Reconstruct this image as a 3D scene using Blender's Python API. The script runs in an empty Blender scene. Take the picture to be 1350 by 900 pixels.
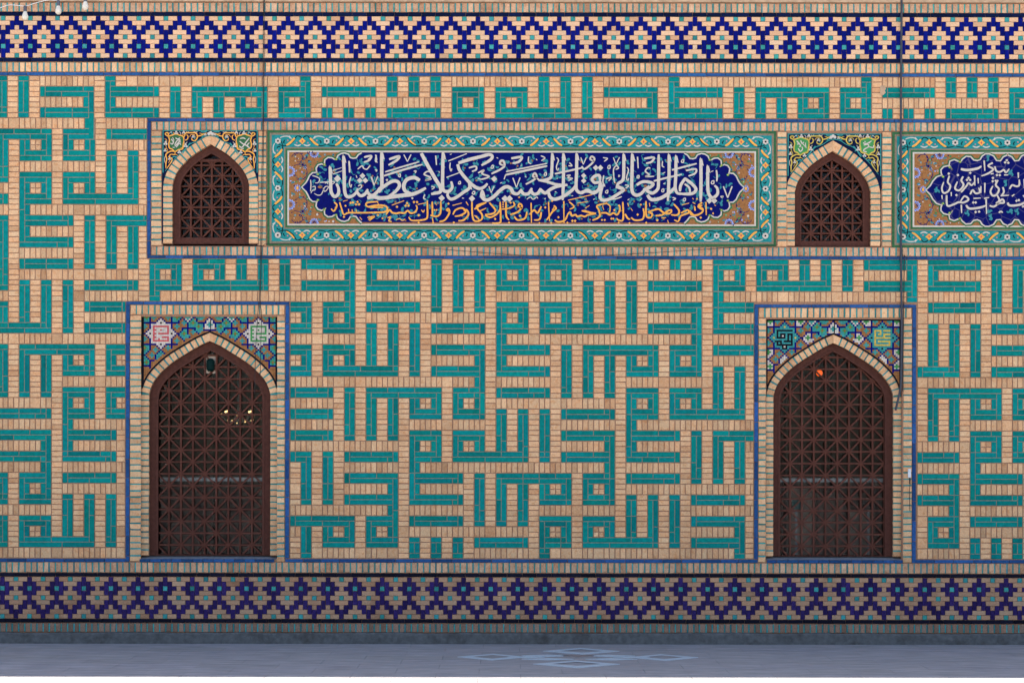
import bpy, math, random
from mathutils import Vector
random.seed(7)
C = bpy.context.scene.collection
sc = bpy.context.scene
# ------------------------------------------------------------------ camera, world, sun, exposure
S = 0.007                       # metres per wall unit
PX, PY = 675.0, 848.0           # wall unit origin: middle of the facade, foot of the wall
CAM_D = 20.3
cam_d = bpy.data.cameras.new('camera'); cam = bpy.data.objects.new('camera', cam_d); C.objects.link(cam)
cam.location = (0, -CAM_D, (PY-619)*S)
cam.rotation_euler = (math.radians(90), math.radians(-0.085), 0)
cam_d.sensor_width = 36; cam_d.lens = 36*CAM_D/(1350*S)
cam_d.shift_y = (619-450)/1350.0
cam_d.clip_end = 3000
sc.camera = cam
SUN_EL = math.radians(67.9)
w = bpy.data.worlds.new('World'); sc.world = w; w.use_nodes = True
nt = w.node_tree; bg = nt.nodes['Background']
sky = nt.nodes.new('ShaderNodeTexSky'); sky.sky_type = 'NISHITA'; sky.sun_disc = False
sky.sun_elevation = SUN_EL; sky.sun_rotation = 0.0; sky.altitude = 1000; sky.dust_density = 2.5; sky.air_density = 1.0
nt.links.new(sky.outputs[0], bg.inputs[0]); bg.inputs[1].default_value = 0.12
sl = bpy.data.lights.new('sun', 'SUN'); sl.energy = 4.0; sl.angle = math.radians(0.5); sl.color = (1, .95, .87)
sun = bpy.data.objects.new('sun', sl); C.objects.link(sun); sun.location = (0, 8, 14)
sun.rotation_euler = (-(math.pi/2-SUN_EL), 0, math.radians(0))
sc.render.engine = 'CYCLES'
sc.view_settings.view_transform = 'Standard'; sc.view_settings.look = 'None'
sc.view_settings.exposure = 1.95; sc.view_settings.gamma = 1
sc.render.resolution_x = 1024; sc.render.resolution_y = 682

# ------------------------------------------------------------------ helpers
def srgb(r, g, b):
    f = lambda c: c/12.92 if c <= .04045 else ((c+.055)/1.055)**2.4
    return tuple(f(c/255.0) for c in (r, g, b))
def mat(name, col, rough=.8, spec=.3, nscale=60, namp=.3, bump=0, bscale=300, blotch=0, bl_col=(.5, .42, .36), bl_scale=2.2, emit=0, cracks=0, mottle=0, mot_col=(.8, .5, .35), stretch=None, streak=0):
    m = bpy.data.materials.new(name); m.use_nodes = True
    t = m.node_tree; b = t.nodes['Principled BSDF']; L = t.links.new
    if spec >= .35 and not name.startswith(('dark_green_glass', 'galv')): spec, rough = .03, max(rough, .42)
    b.inputs['Roughness'].default_value = rough
    b.inputs['Specular IOR Level'].default_value = spec
    at = t.nodes.new('ShaderNodeAttribute'); at.attribute_name = 'tint'
    geo = t.nodes.new('ShaderNodeNewGeometry')
    if stretch:
        mp = t.nodes.new('ShaderNodeMapping'); mp.inputs['Scale'].default_value = stretch; L(geo.outputs['Position'], mp.inputs['Vector'])
        class _G: outputs = {'Position': mp.outputs[0]}
        geo = _G
    mx = t.nodes.new('ShaderNodeMix'); mx.data_type = 'RGBA'; mx.blend_type = 'MULTIPLY'; mx.inputs[0].default_value = 1
    mx.inputs[6].default_value = (*col, 1); L(at.outputs['Color'], mx.inputs[7])
    out = mx.outputs[2]
    if namp:
        n = t.nodes.new('ShaderNodeTexNoise'); n.inputs['Scale'].default_value = nscale; n.inputs['Detail'].default_value = 4
        L(geo.outputs['Position'], n.inputs['Vector'])
        r = t.nodes.new('ShaderNodeMapRange'); r.inputs[1].default_value = .25; r.inputs[2].default_value = .75
        r.inputs[3].default_value = 1-namp; r.inputs[4].default_value = 1+namp
        L(n.outputs[0], r.inputs[0])
        m2 = t.nodes.new('ShaderNodeMix'); m2.data_type = 'RGBA'; m2.blend_type = 'MULTIPLY'; m2.inputs[0].default_value = 1
        L(out, m2.inputs[6]); L(r.outputs[0], m2.inputs[7]); out = m2.outputs[2]
    def spots(scale, lo, hi, amt, c, out, det=6):
        # reads the current coordinate source
        n = t.nodes.new('ShaderNodeTexNoise'); n.inputs['Scale'].default_value = scale; n.inputs['Detail'].default_value = det
        n.inputs['Roughness'].default_value = .65
        L(geo.outputs['Position'], n.inputs['Vector'])
        r = t.nodes.new('ShaderNodeMapRange'); r.inputs[1].default_value = lo; r.inputs[2].default_value = hi
        r.inputs[3].default_value = 0; r.inputs[4].default_value = amt
        L(n.outputs[0], r.inputs[0])
        m3 = t.nodes.new('ShaderNodeMix'); m3.data_type = 'RGBA'; m3.blend_type = 'MULTIPLY'
        L(r.outputs[0], m3.inputs[0]); L(out, m3.inputs[6]); m3.inputs[7].default_value = (*c, 1)
        return m3.outputs[2]
    if mottle: out = spots(28, .5, .68, mottle, mot_col, out, 3)
    if streak:
        g0 = geo; m9 = t.nodes.new('ShaderNodeMapping'); m9.inputs['Scale'].default_value = (3.2, 3.2, .35); gp = t.nodes.new('ShaderNodeNewGeometry'); L(gp.outputs['Position'], m9.inputs['Vector'])
        class _S: outputs = {'Position': m9.outputs[0]}
        geo = _S; out = spots(1.6, .5, .72, streak, (.66, .6, .55), out, 5); geo = g0
    if blotch: out = spots(bl_scale, .52, .72, blotch, bl_col, out)
    if cracks:
        v = t.nodes.new('ShaderNodeTexVoronoi'); v.feature = 'DISTANCE_TO_EDGE'; v.inputs['Scale'].default_value = cracks
        L(geo.outputs['Position'], v.inputs['Vector'])
        r = t.nodes.new('ShaderNodeMapRange'); r.inputs[1].default_value = .01; r.inputs[2].default_value = .035; r.inputs[3].default_value = .4; r.inputs[4].default_value = 0
        L(v.outputs[0], r.inputs[0])
        m3 = t.nodes.new('ShaderNodeMix'); m3.data_type = 'RGBA'; L(r.outputs[0], m3.inputs[0]); L(out, m3.inputs[6]); m3.inputs[7].default_value = (.12, .1, .16, 1); out = m3.outputs[2]
    L(out, b.inputs['Base Color'])
    if bump:
        n = t.nodes.new('ShaderNodeTexNoise'); n.inputs['Scale'].default_value = bscale; n.inputs['Detail'].default_value = 3
        L(geo.outputs['Position'], n.inputs['Vector'])
        bp = t.nodes.new('ShaderNodeBump'); bp.inputs['Strength'].default_value = bump; bp.inputs['Distance'].default_value = .004
        L(n.outputs[0], bp.inputs['Height']); L(bp.outputs[0], b.inputs['Normal'])
    if emit:
        b.inputs['Emission Color'].default_value = (*col, 1); b.inputs['Emission Strength'].default_value = emit
    return m
def W(px, py, d):
    return ((px-PX)*S, -d, (PY-py)*S)
class MB:
    def __init__(s): s.v = []; s.f = []; s.m = []; s.t = []
    def add(s, vf, mi=0, tint=(1, 1, 1)):
        o = len(s.v); s.v += vf[0]
        for f in vf[1]: s.f.append([i+o for i in f]); s.m.append(mi)
        s.t += [tint]*len(vf[0])
    def build(s, name, mats, parent=None, center=False, kind=None, smooth=False):
        c = (0, 0, 0)
        if center and s.v:
            xs = list(zip(*s.v)); c = tuple((min(a)+max(a))/2 for a in xs)
            vs = [(p[0]-c[0], p[1]-c[1], p[2]-c[2]) for p in s.v]
        else: vs = s.v
        me = bpy.data.meshes.new(name); me.from_pydata(vs, [], s.f)
        if not isinstance(mats, (list, tuple)): mats = [mats]
        for m in mats: me.materials.append(m)
        if len(mats) > 1: me.polygons.foreach_set('material_index', s.m)
        if smooth: me.polygons.foreach_set('use_smooth', [True]*len(s.f))
        a = me.attributes.new('tint', 'FLOAT_COLOR', 'POINT')
        fl = []
        for t in s.t: fl += [t[0], t[1], t[2], 1.0]
        a.data.foreach_set('color', fl)
        me.update()
        o = bpy.data.objects.new(name, me); C.objects.link(o); o.location = c
        if parent: o.parent = parent
        if kind: o['kind'] = kind
        return o
def area2(p):
    return sum(p[i][0]*p[(i+1) % len(p)][1]-p[(i+1) % len(p)][0]*p[i][1] for i in range(len(p)))
def poly(pts, d0, d1, ch=0.0, tilt=0.0):
    """prism: outline pts in wall units, front at d1, back edge at d0, chamfer ch (units)"""
    if area2(pts) > 0: pts = pts[::-1]        # wall units run downwards
    n = len(pts); v = []; f = []
    cx = sum(p[0] for p in pts)/n; cy = sum(p[1] for p in pts)/n
    if ch:
        tx = random.uniform(-tilt, tilt); ty = random.uniform(-tilt, tilt)
        rx = max(abs(p[0]-cx) for p in pts); ry = max(abs(p[1]-cy) for p in pts)
        for p in pts:
            q = (p[0]-math.copysign(min(ch, rx*.5), p[0]-cx) if abs(p[0]-cx) > .2*rx else p[0], p[1]-math.copysign(min(ch, ry*.5), p[1]-cy) if abs(p[1]-cy) > .2*ry else p[1])
            v.append(W(q[0], q[1], d1+tx*(p[0]-cx)/max(rx, 1)+ty*(p[1]-cy)/max(ry, 1)))
        for p in pts: v.append(W(p[0], p[1], d1-ch*S))
        for p in pts: v.append(W(p[0], p[1], d0))
        f.append(list(range(n)))
        for k in (0, 1):
            for i in range(n):
                j = (i+1) % n; f.append([k*n+i, (k+1)*n+i, (k+1)*n+j, k*n+j])
    else:
        for p in pts: v.append(W(p[0], p[1], d1))
        for p in pts: v.append(W(p[0], p[1], d0))
        f.append(list(range(n)))
        for i in range(n):
            j = (i+1) % n; f.append([i, n+i, n+j, j])
    return v, f
def rect(x0, y0, x1, y1): return [(x0, y0), (x1, y0), (x1, y1), (x0, y1)]
def solid(x0, y0, x1, y1, d0, d1):
    a, b = sorted((d0, d1)); v, f = poly(rect(x0, y0, x1, y1), a, b)
    f = f+[[7, 6, 5, 4]]; return v, f
def jrect(x0, y0, x1, y1, j):
    r = random.uniform
    return [(x0+r(-j, j), y0+r(-j, j)), (x1+r(-j, j), y0+r(-j, j)), (x1+r(-j, j), y1+r(-j, j)), (x0+r(-j, j), y1+r(-j, j))]
def smooth(pts, n=6, closed=False):
    out = []; m = len(pts)
    if m < 3: return list(pts)
    rng = range(m) if closed else range(m-1)
    for i in rng:
        p0 = pts[(i-1) % m] if closed or i > 0 else pts[0]
        p1 = pts[i]; p2 = pts[(i+1) % m]
        p3 = pts[(i+2) % m] if closed or i+2 < m else pts[-1]
        for k in range(n):
            t = k/n
            out.append(tuple(.5*((2*p1[a])+(-p0[a]+p2[a])*t+(2*p0[a]-5*p1[a]+4*p2[a]-p3[a])*t*t+(-p0[a]+3*p1[a]-3*p2[a]+p3[a])*t**3) for a in (0, 1)))
    if not closed: out.append(pts[-1])
    return out
_lay = [0]
def stroke(mb, pts, wd, d, mi=0, taper=(.45, .35), n=5, tint=(1, 1, 1), sm=True):
    """inlaid glazed ribbon of varying width with a small thickness"""
    p = smooth(pts, n) if sm else pts
    m = len(p); _lay[0] = (_lay[0]+1) % 23; d = d+_lay[0]*5e-5
    L = [0]
    for i in range(1, m): L.append(L[-1]+math.dist(p[i], p[i-1]))
    T = L[-1] or 1; a = []; b = []
    for i in range(m):
        q0 = p[max(i-1, 0)]; q1 = p[min(i+1, m-1)]
        dx, dy = q1[0]-q0[0], q1[1]-q0[1]; l = math.hypot(dx, dy) or 1
        u = L[i]/T; k = 1.0
        if u < .18: k = taper[0]+(1-taper[0])*math.sqrt(u/.18)
        if u > .75: k = min(k, taper[1]+(1-taper[1])*math.sqrt((1-u)/.25))
        h = wd*.5*k
        a.append((p[i][0]-dy/l*h, p[i][1]+dx/l*h)); b.append((p[i][0]+dy/l*h, p[i][1]-dx/l*h))
    v = [W(x, y, d) for x, y in a]+[W(x, y, d) for x, y in b]
    f = [[i, i+1, m+i+1, m+i] for i in range(m-1)]
    # face the street
    x0, x1, x2 = (v[k] for k in f[0][:3])
    nrm = (Vector(x1)-Vector(x0)).cross(Vector(x2)-Vector(x1))
    if nrm.y > 0: f = [g[::-1] for g in f]
    mb.add((v, f), mi, tint)
def flat(mb, pts, d, mi=0, tint=(1, 1, 1)):
    _lay[0] = (_lay[0]+1) % 23
    if area2(pts) > 0: pts = pts[::-1]
    mb.add(([W(x, y, d+_lay[0]*5e-5) for x, y in pts], [list(range(len(pts)))]), mi, tint)
def circ(x, y, r, n=10, ry=None): return [(x+r*math.cos(2*math.pi*i/n), y+(ry or r)*math.sin(2*math.pi*i/n)) for i in range(n)]
def diamond(x, y, r, a=.15):
    return [(x+r*math.cos(a+k*math.pi/2), y+r*math.sin(a+k*math.pi/2)) for k in range(4)]
def empty(name, loc=(0, 0, 0), parent=None):
    o = bpy.data.objects.new(name, None); C.objects.link(o); o.location = loc; o.empty_display_size = .2
    if parent: o.parent = parent
    return o
def tag(o, label=None, cat=None, group=None, kind=None):
    for k, x in (('label', label), ('category', cat), ('group', group), ('kind', kind)):
        if x: o[k] = x
    return o
def tube(path, r, n=7, rad=None):
    v = []; f = []
    for i, p in enumerate(path):
        p = Vector(p); a = Vector(path[max(i-1, 0)]); b = Vector(path[min(i+1, len(path)-1)])
        t = (b-a).normalized(); up = Vector((0, 1, 0)) if abs(t.y) < .9 else Vector((1, 0, 0))
        e1 = t.cross(up).normalized(); e2 = t.cross(e1); rr = rad[i] if rad else r
        for k in range(n):
            an = 2*math.pi*k/n; q = p+e1*rr*math.cos(an)+e2*rr*math.sin(an); v.append(tuple(q))
    for i in range(len(path)-1):
        for k in range(n):
            j = (k+1) % n; f.append([i*n+k, i*n+j, (i+1)*n+j, (i+1)*n+k])
    f.append(list(range(n))); f.append([len(v)-n+k for k in range(n)][::-1])
    return v, f
def lathe(cx, cy, z0, prof, n=14):
    """prof: (r, z)"""
    v = []; f = []
    for r, z in prof:
        for k in range(n):
            a = 2*math.pi*k/n; v.append((cx+r*math.cos(a), cy+r*math.sin(a), z0+z))
    for i in range(len(prof)-1):
        for k in range(n):
            j = (k+1) % n; f.append([i*n+k, i*n+j, (i+1)*n+j, (i+1)*n+k])
    f.append(list(range(n))[::-1]); f.append([len(v)-n+k for k in range(n)])
    return v, f
def emit(name, stuff, pieces, m, parent, limit=300):
    """pieces: (vf, tint, size): the largest `limit` become objects, the rest one joined part"""
    pieces = sorted(pieces, key=lambda q: -q[2])
    for vf, t, s in pieces[:limit]:
        b = MB(); b.add(vf, 0, t); b.build(name, m, parent, center=True)
    if len(pieces) > limit:
        b = MB()
        for vf, t, s in pieces[limit:]: b.add(vf, 0, t)
        b.build(stuff, m, parent, kind='stuff')
def btint(sp=.1):
    k = random.gauss(1, sp*.8); k = max(.68, min(1.18, k)); h = random.gauss(0, .035)
    if random.random() < .10: k *= .86; h -= .05
    return (k, k*(1+h), k*(1+1.6*h))
def ttint(sp=.12):
    k = max(.7, min(1.3, random.gauss(1, sp))); h = max(-.05, min(.05, random.gauss(0, .022)))
    return (k, k*(1+h), k*(1-h))

# ------------------------------------------------------------------ materials
M = {}
M['mortar'] = mat('mortar', (.275, .15, .092), .95, .1, 90, .3, .4, 250, blotch=.4)
M['grout'] = mat('pale_grout', (.20, .168, .12), .95, .1, 90, .3)
BR = (.58, .34, .178)
M['brick'] = mat('buff_brick', BR, .88, .08, 120, .2, .5, 260, blotch=.55, bl_col=(.72, .6, .52), streak=.4, mottle=.7, mot_col=(.88, .66, .5))
M['brick_old'] = mat('weathered_buff_brick', (.47, .27, .155), .9, .2, 110, .22, .55, 260, blotch=.7, bl_col=(.55, .46, .42), mottle=.7, mot_col=(.75, .55, .45))
M['brick_grey'] = mat('sooty_brick', (.23, .135, .09), .92, .15, 110, .3, .55, 260, blotch=.6)
M['teal'] = mat('turquoise_glaze', (.0008, .162, .142), .28, .45, 30, .2, .06, 60, blotch=.45, bl_col=(.7, .78, .74), streak=.3)
M['tealjoint'] = mat('turquoise_strip', (.035, .21, .2), .4, .4, 60, .25)
M['blue'] = mat('cobalt_glaze', (.017, .062, .165), .3, .45, 50, .25, .06, 60)
M['navy'] = mat('ultramarine_glaze', (.002, .005, .105), .28, .45, 60, .3, .06, 60)
M['navyold'] = mat('faded_ultramarine_glaze', (.022, .012, .068), .4, .35, 60, .35, .06, 60)
M['dark'] = mat('dark_navy_glaze', (.003, .007, .028), .3, .4, 60, .3)
M['darkold'] = mat('black_glaze', (.006, .006, .014), .4, .35, 60, .3)
M['turq'] = mat('light_turquoise_glaze', (.035, .21, .19), .3, .4, 60, .2)
M['bandbrick'] = mat('fine_buff_tile', (.58, .34, .19), .8, .2, 110, .14, .3, 260, blotch=.25, bl_col=(.75, .66, .6))
M['bandold'] = mat('grimy_buff_tile', (.36, .205, .12), .88, .15, 110, .2, .3, 260, blotch=.75, bl_col=(.55, .46, .42), streak=.5)
M['wood'] = mat('red_brown_wood', (.072, .027, .019), .7, .05, 40, .25, .2, 90)
M['bar'] = mat('lattice_wood', (.082, .029, .019), .7, .05, 60, .3, .2, 120)
M['cement'] = mat('grey_cement', (.088, .084, .08), .95, .1, 25, .3, .8, 60, blotch=.7, bl_scale=5)
M['sill'] = mat('pale_cement_sill', (.17, .165, .165), .9, .1, 30, .3, .4, 60)
M['plaster'] = mat('tan_plaster', (.40, .26, .16), .95, .1, 20, .25, .4, 60, blotch=.5)
M['stone'] = mat('grey_paving_stone', (.262, .238, .226), .8, .1, 6, .24, .5, 60, blotch=.6, bl_col=(.74, .76, .8), bl_scale=1.6, mottle=.5, mot_col=(.78, .78, .8), stretch=(.55, 2.2, 1))
M['inlay'] = mat('white_marble_inlay', (.37, .40, .41), .6, .3, 40, .15)
M['inlaybrown'] = mat('brown_stone_inlay', (.22, .17, .15), .6, .3, 40, .15)
M['green'] = mat('green_glaze', (.032, .105, .042), .4, .4, 70, .3, blotch=.4)
M['olive'] = mat('olive_tan_glaze', (.18, .13, .075), .5, .3, 120, .4, blotch=.4)
M['ptq'] = mat('panel_turquoise', (.016, .185, .175), .3, .4, 40, .2)
M['pleaf'] = mat('leaf_turquoise', (.032, .17, .19), .3, .4, 40, .2)
M['pnavy'] = mat('panel_ultramarine', (.0022, .004, .078), .3, .4, 40, .2)
M['pnavyc'] = mat('cut_ultramarine_mosaic', (.002, .004, .075), .3, .4, 40, .2, cracks=9)
M['white'] = mat('white_glaze', (.47, .40, .325), .4, .4, 60, .1)
M['orange'] = mat('amber_glaze', (.68, .30, .055), .4, .4, 60, .15)
M['ochre'] = mat('ochre_glaze', (.25, .105, .036), .45, .4, 60, .3)
M['yellow'] = mat('yellow_glaze', (.47, .32, .06), .4, .4, 60, .15)
M['black'] = mat('black_line_glaze', (.006, .006, .01), .4, .4, 60, .1)
M['pblue'] = mat('pale_blue_glaze', (.25, .32, .6), .4, .4, 60, .1)
M['pink'] = mat('pink_glaze', (.42, .16, .17), .4, .4, 60, .1)
M['red'] = mat('rose_glaze', (.45, .08, .08), .4, .4, 60, .1)
M['cgreen'] = mat('bright_green_glaze', (.05, .21, .06), .4, .4, 60, .2)
M['cable'] = mat('black_cable_rubber', (.010, .008, .010), .6, .3, 40, .1)
M['conduit'] = mat('grey_conduit_plastic', (.035, .036, .045), .6, .3, 40, .2)
M['cord'] = mat('white_cord_plastic', (.6, .57, .52), .5, .3, 40, .1)
M['socket'] = mat('grey_socket_plastic', (.08, .08, .09), .5, .3, 40, .1)
M['bulb'] = mat('milky_bulb_plastic', (.6, .53, .43), .35, .4, 40, .03)
M['metal'] = mat('galvanised_metal', (.5, .5, .5), .4, .5, 40, .2)
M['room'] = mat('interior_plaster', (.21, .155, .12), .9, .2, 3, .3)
M['roompale'] = mat('interior_pale_plaster', (.42, .32, .24), .9, .2, 3, .3)
M['roomdark'] = mat('interior_dark_panel', (.02, .018, .02), .6, .3, 3, .3)
M['roomwhite'] = mat('interior_white_rail', (.75, .72, .68), .6, .3, 3, .1)
M['dgreen'] = mat('dark_green_enamel', (.001, .012, .01), .5, .05, 3, .1)
M['screen'] = mat('teal_screen', (.05, .25, .22), .3, .4, 3, .3)
M['glow'] = mat('warm_lamp_and_sparkle_glow', (1, .62, .24), .5, .2, 3, 0, emit=1.0)
M['glow2'] = mat('orange_lamp_glow', (1, .13, .02), .5, .2, 3, 0, emit=.36)
def glassmat():
    m = bpy.data.materials.new('window_glass'); m.use_nodes = True; t = m.node_tree; t.nodes.clear()
    o = t.nodes.new('ShaderNodeOutputMaterial'); mx = t.nodes.new('ShaderNodeMixShader'); fr = t.nodes.new('ShaderNodeFresnel'); fr.inputs[0].default_value = 1.22
    a = t.nodes.new('ShaderNodeBsdfTransparent'); a.inputs[0].default_value = (.8, .82, .82, 1); g = t.nodes.new('ShaderNodeBsdfGlossy'); g.inputs['Roughness'].default_value = .05
    L = t.links.new; L(fr.outputs[0], mx.inputs[0]); L(a.outputs[0], mx.inputs[1]); L(g.outputs[0], mx.inputs[2]); L(mx.outputs[0], o.inputs[0]); return m
M['glass'] = glassmat()

# ------------------------------------------------------------------ ground
g = MB(); g.add(([(-400, -400, -.012), (400, -400, -.012), (400, 60, -.012), (-400, 60, -.012)], [[0, 1, 2, 3]]))
M['court'] = mat('pale_courtyard_stone', (.46, .43, .40), .85, .2, .6, .12)
ground = tag(g.build('ground', M['court']), kind='structure')
pav = MB(); pav.add(([(-9, -4.9, -.008), (9, -4.9, -.008), (9, .05, -.008), (-9, .05, -.008)], [[0, 1, 2, 3]]))
pavement = tag(pav.build('pavement', M['cement']), kind='structure')
def gbox(x0, y0, x1, y1, z0, z1):
    v = [(x0, y0, z1), (x1, y0, z1), (x1, y1, z1), (x0, y1, z1), (x0, y0, z0), (x1, y0, z0), (x1, y1, z0), (x0, y1, z0)]
    return v, [[0, 1, 2, 3], [0, 4, 5, 1], [1, 5, 6, 2], [2, 6, 7, 3], [3, 7, 4, 0]]
pcs = []
yy = -.03; row = 0
while yy > -4.85:
    h = .42; xx = -6.2-(.33 if row % 2 else 0)
    while xx < 6.2:
        l = .66; k = random.gauss(1, .02); dz = random.uniform(-.0005, .0005)
        pcs.append((gbox(xx+.0012, yy-h+.0012, xx+l-.0012, yy-.0012, -.008, dz), (k, k*1.0, k*random.gauss(1, .012)), 1/(.1+abs(xx)+abs(yy))))
        xx += l
    yy -= h; row += 1
emit('paving_slab', 'paving_slabs', pcs, M['stone'], pavement)
# floor rosette: diamonds of white stone set in the paving
def dia(cx, cy, a, b, z): return [(cx-a, cy, z), (cx, cy-b, z), (cx+a, cy, z), (cx, cy+b, z)]
def ringd(name, cx, cy, a, b, t, m):
    o = dia(cx, cy, a, b, .004); i = dia(cx, cy, a-t, b-t*b/a, .004); mb = MB()
    mb.add((o+i+[(p[0], p[1], -.006) for p in o], [[k, (k+1) % 4, 4+(k+1) % 4, 4+k] for k in range(4)]+[[k, 8+k, 8+(k+1) % 4, (k+1) % 4] for k in range(4)]))
    mb.build(name, m, pavement, center=True)
def fulld(name, cx, cy, a, b, m):
    o = dia(cx, cy, a, b, .0045); mb = MB(); mb.add((o+[(p[0], p[1], -.006) for p in o], [[0, 1, 2, 3]]+[[k, 4+k, 4+(k+1) % 4, (k+1) % 4] for k in range(4)])); mb.build(name, m, pavement, center=True)
RX, RY = .575, -1.46
ringd('inlay_diamond', RX-.74, RY, .30, .32, .13, M['inlay']); ringd('inlay_diamond', RX+.72, RY-.02, .30, .32, .13, M['inlay'])
ringd('inlay_diamond', RX+.04, RY+.62, .34, .34, .16, M['inlay']); ringd('inlay_diamond', RX-.04, RY-.68, .36, .34, .16, M['inlay'])
for sx in (-1, 1):
    fulld('inlay_diamond', RX+sx*.27, RY+.14, .22, .09, M['inlay']); fulld('inlay_diamond', RX+sx*.27, RY-.2, .22, .09, M['inlay'])
    fulld('inlay_diamond', RX+sx*.45, RY-.01, .16, .07, M['inlay'])
fulld('inlay_diamond', RX, RY+.13, .16, .12, M['inlaybrown'])

# ------------------------------------------------------------------ building core
B = tag(empty('building'), 'buff brick facade with turquoise square Kufic lettering, mosaic bands and arched lattice windows', 'building')
XL, XR = -640, 1990
OPEN = [(214, 176, 339, 325), (185, 418, 366, 737), (1038, 176, 1161, 325), (1010, 420, 1189, 737)]
core = MB()
xs = sorted({XL, XR, *[o[0] for o in OPEN], *[o[2] for o in OPEN]}); ys = sorted({-300, 860, *[o[1] for o in OPEN], *[o[3] for o in OPEN]})
for i in range(len(xs)-1):
    run = None
    for j in range(len(ys)):
        hole = j == len(ys)-1 or any(o[0] <= xs[i] and xs[i+1] <= o[2] and o[1] <= ys[j] and ys[j+1] <= o[3] for o in OPEN)
        if hole:
            if run is not None: core.add(solid(xs[i], run, xs[i+1], ys[j], -.42, 0)); run = None
        elif run is None: run = ys[j]
core.build('wall', M['mortar'], B)
rf = MB(); v, f = gbox(-9.5, .42, 9.3, 7.5, 8.0, 8.15); rf.add((v, f+[[7, 6, 5, 4]])); rf.build('roof', M['plaster'], B)
for nm, a in (('back_wall', (-9.5, 7.0, 9.3, 7.5, 0, 8)), ('side_wall', (-9.5, .42, -9.1, 7.0, 0, 8)), ('side_wall', (8.9, .42, 9.3, 7.0, 0, 8))):
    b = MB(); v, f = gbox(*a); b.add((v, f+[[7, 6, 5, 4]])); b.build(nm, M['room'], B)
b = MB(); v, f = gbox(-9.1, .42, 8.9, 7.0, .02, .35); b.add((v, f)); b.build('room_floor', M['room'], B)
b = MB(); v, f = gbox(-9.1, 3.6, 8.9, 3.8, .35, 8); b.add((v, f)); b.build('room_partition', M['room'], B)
b = MB(); b.add(solid(XL, -297, XR, 3.5, 0, .03)); b.build('parapet', M['plaster'], B)
# cement plinth with an uneven top
pb = MB(); n = 90; v = []; f = []
for i in range(n+1):
    x = XL+(XR-XL)*i/n; t = 833.4+random.uniform(-.5, .9); dd = .05+random.uniform(-.004, .004)
    v += [W(x, t, 0), W(x, t, dd*.75), W(x, t+2, dd), W(x, 849, dd+.012)]
for i in range(n):
    for k in range(3): f.append([i*4+k, i*4+k+1, (i+1)*4+k+1, (i+1)*4+k])
pb.add((v, f)); pb.build('plinth', M['cement'], B)

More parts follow.
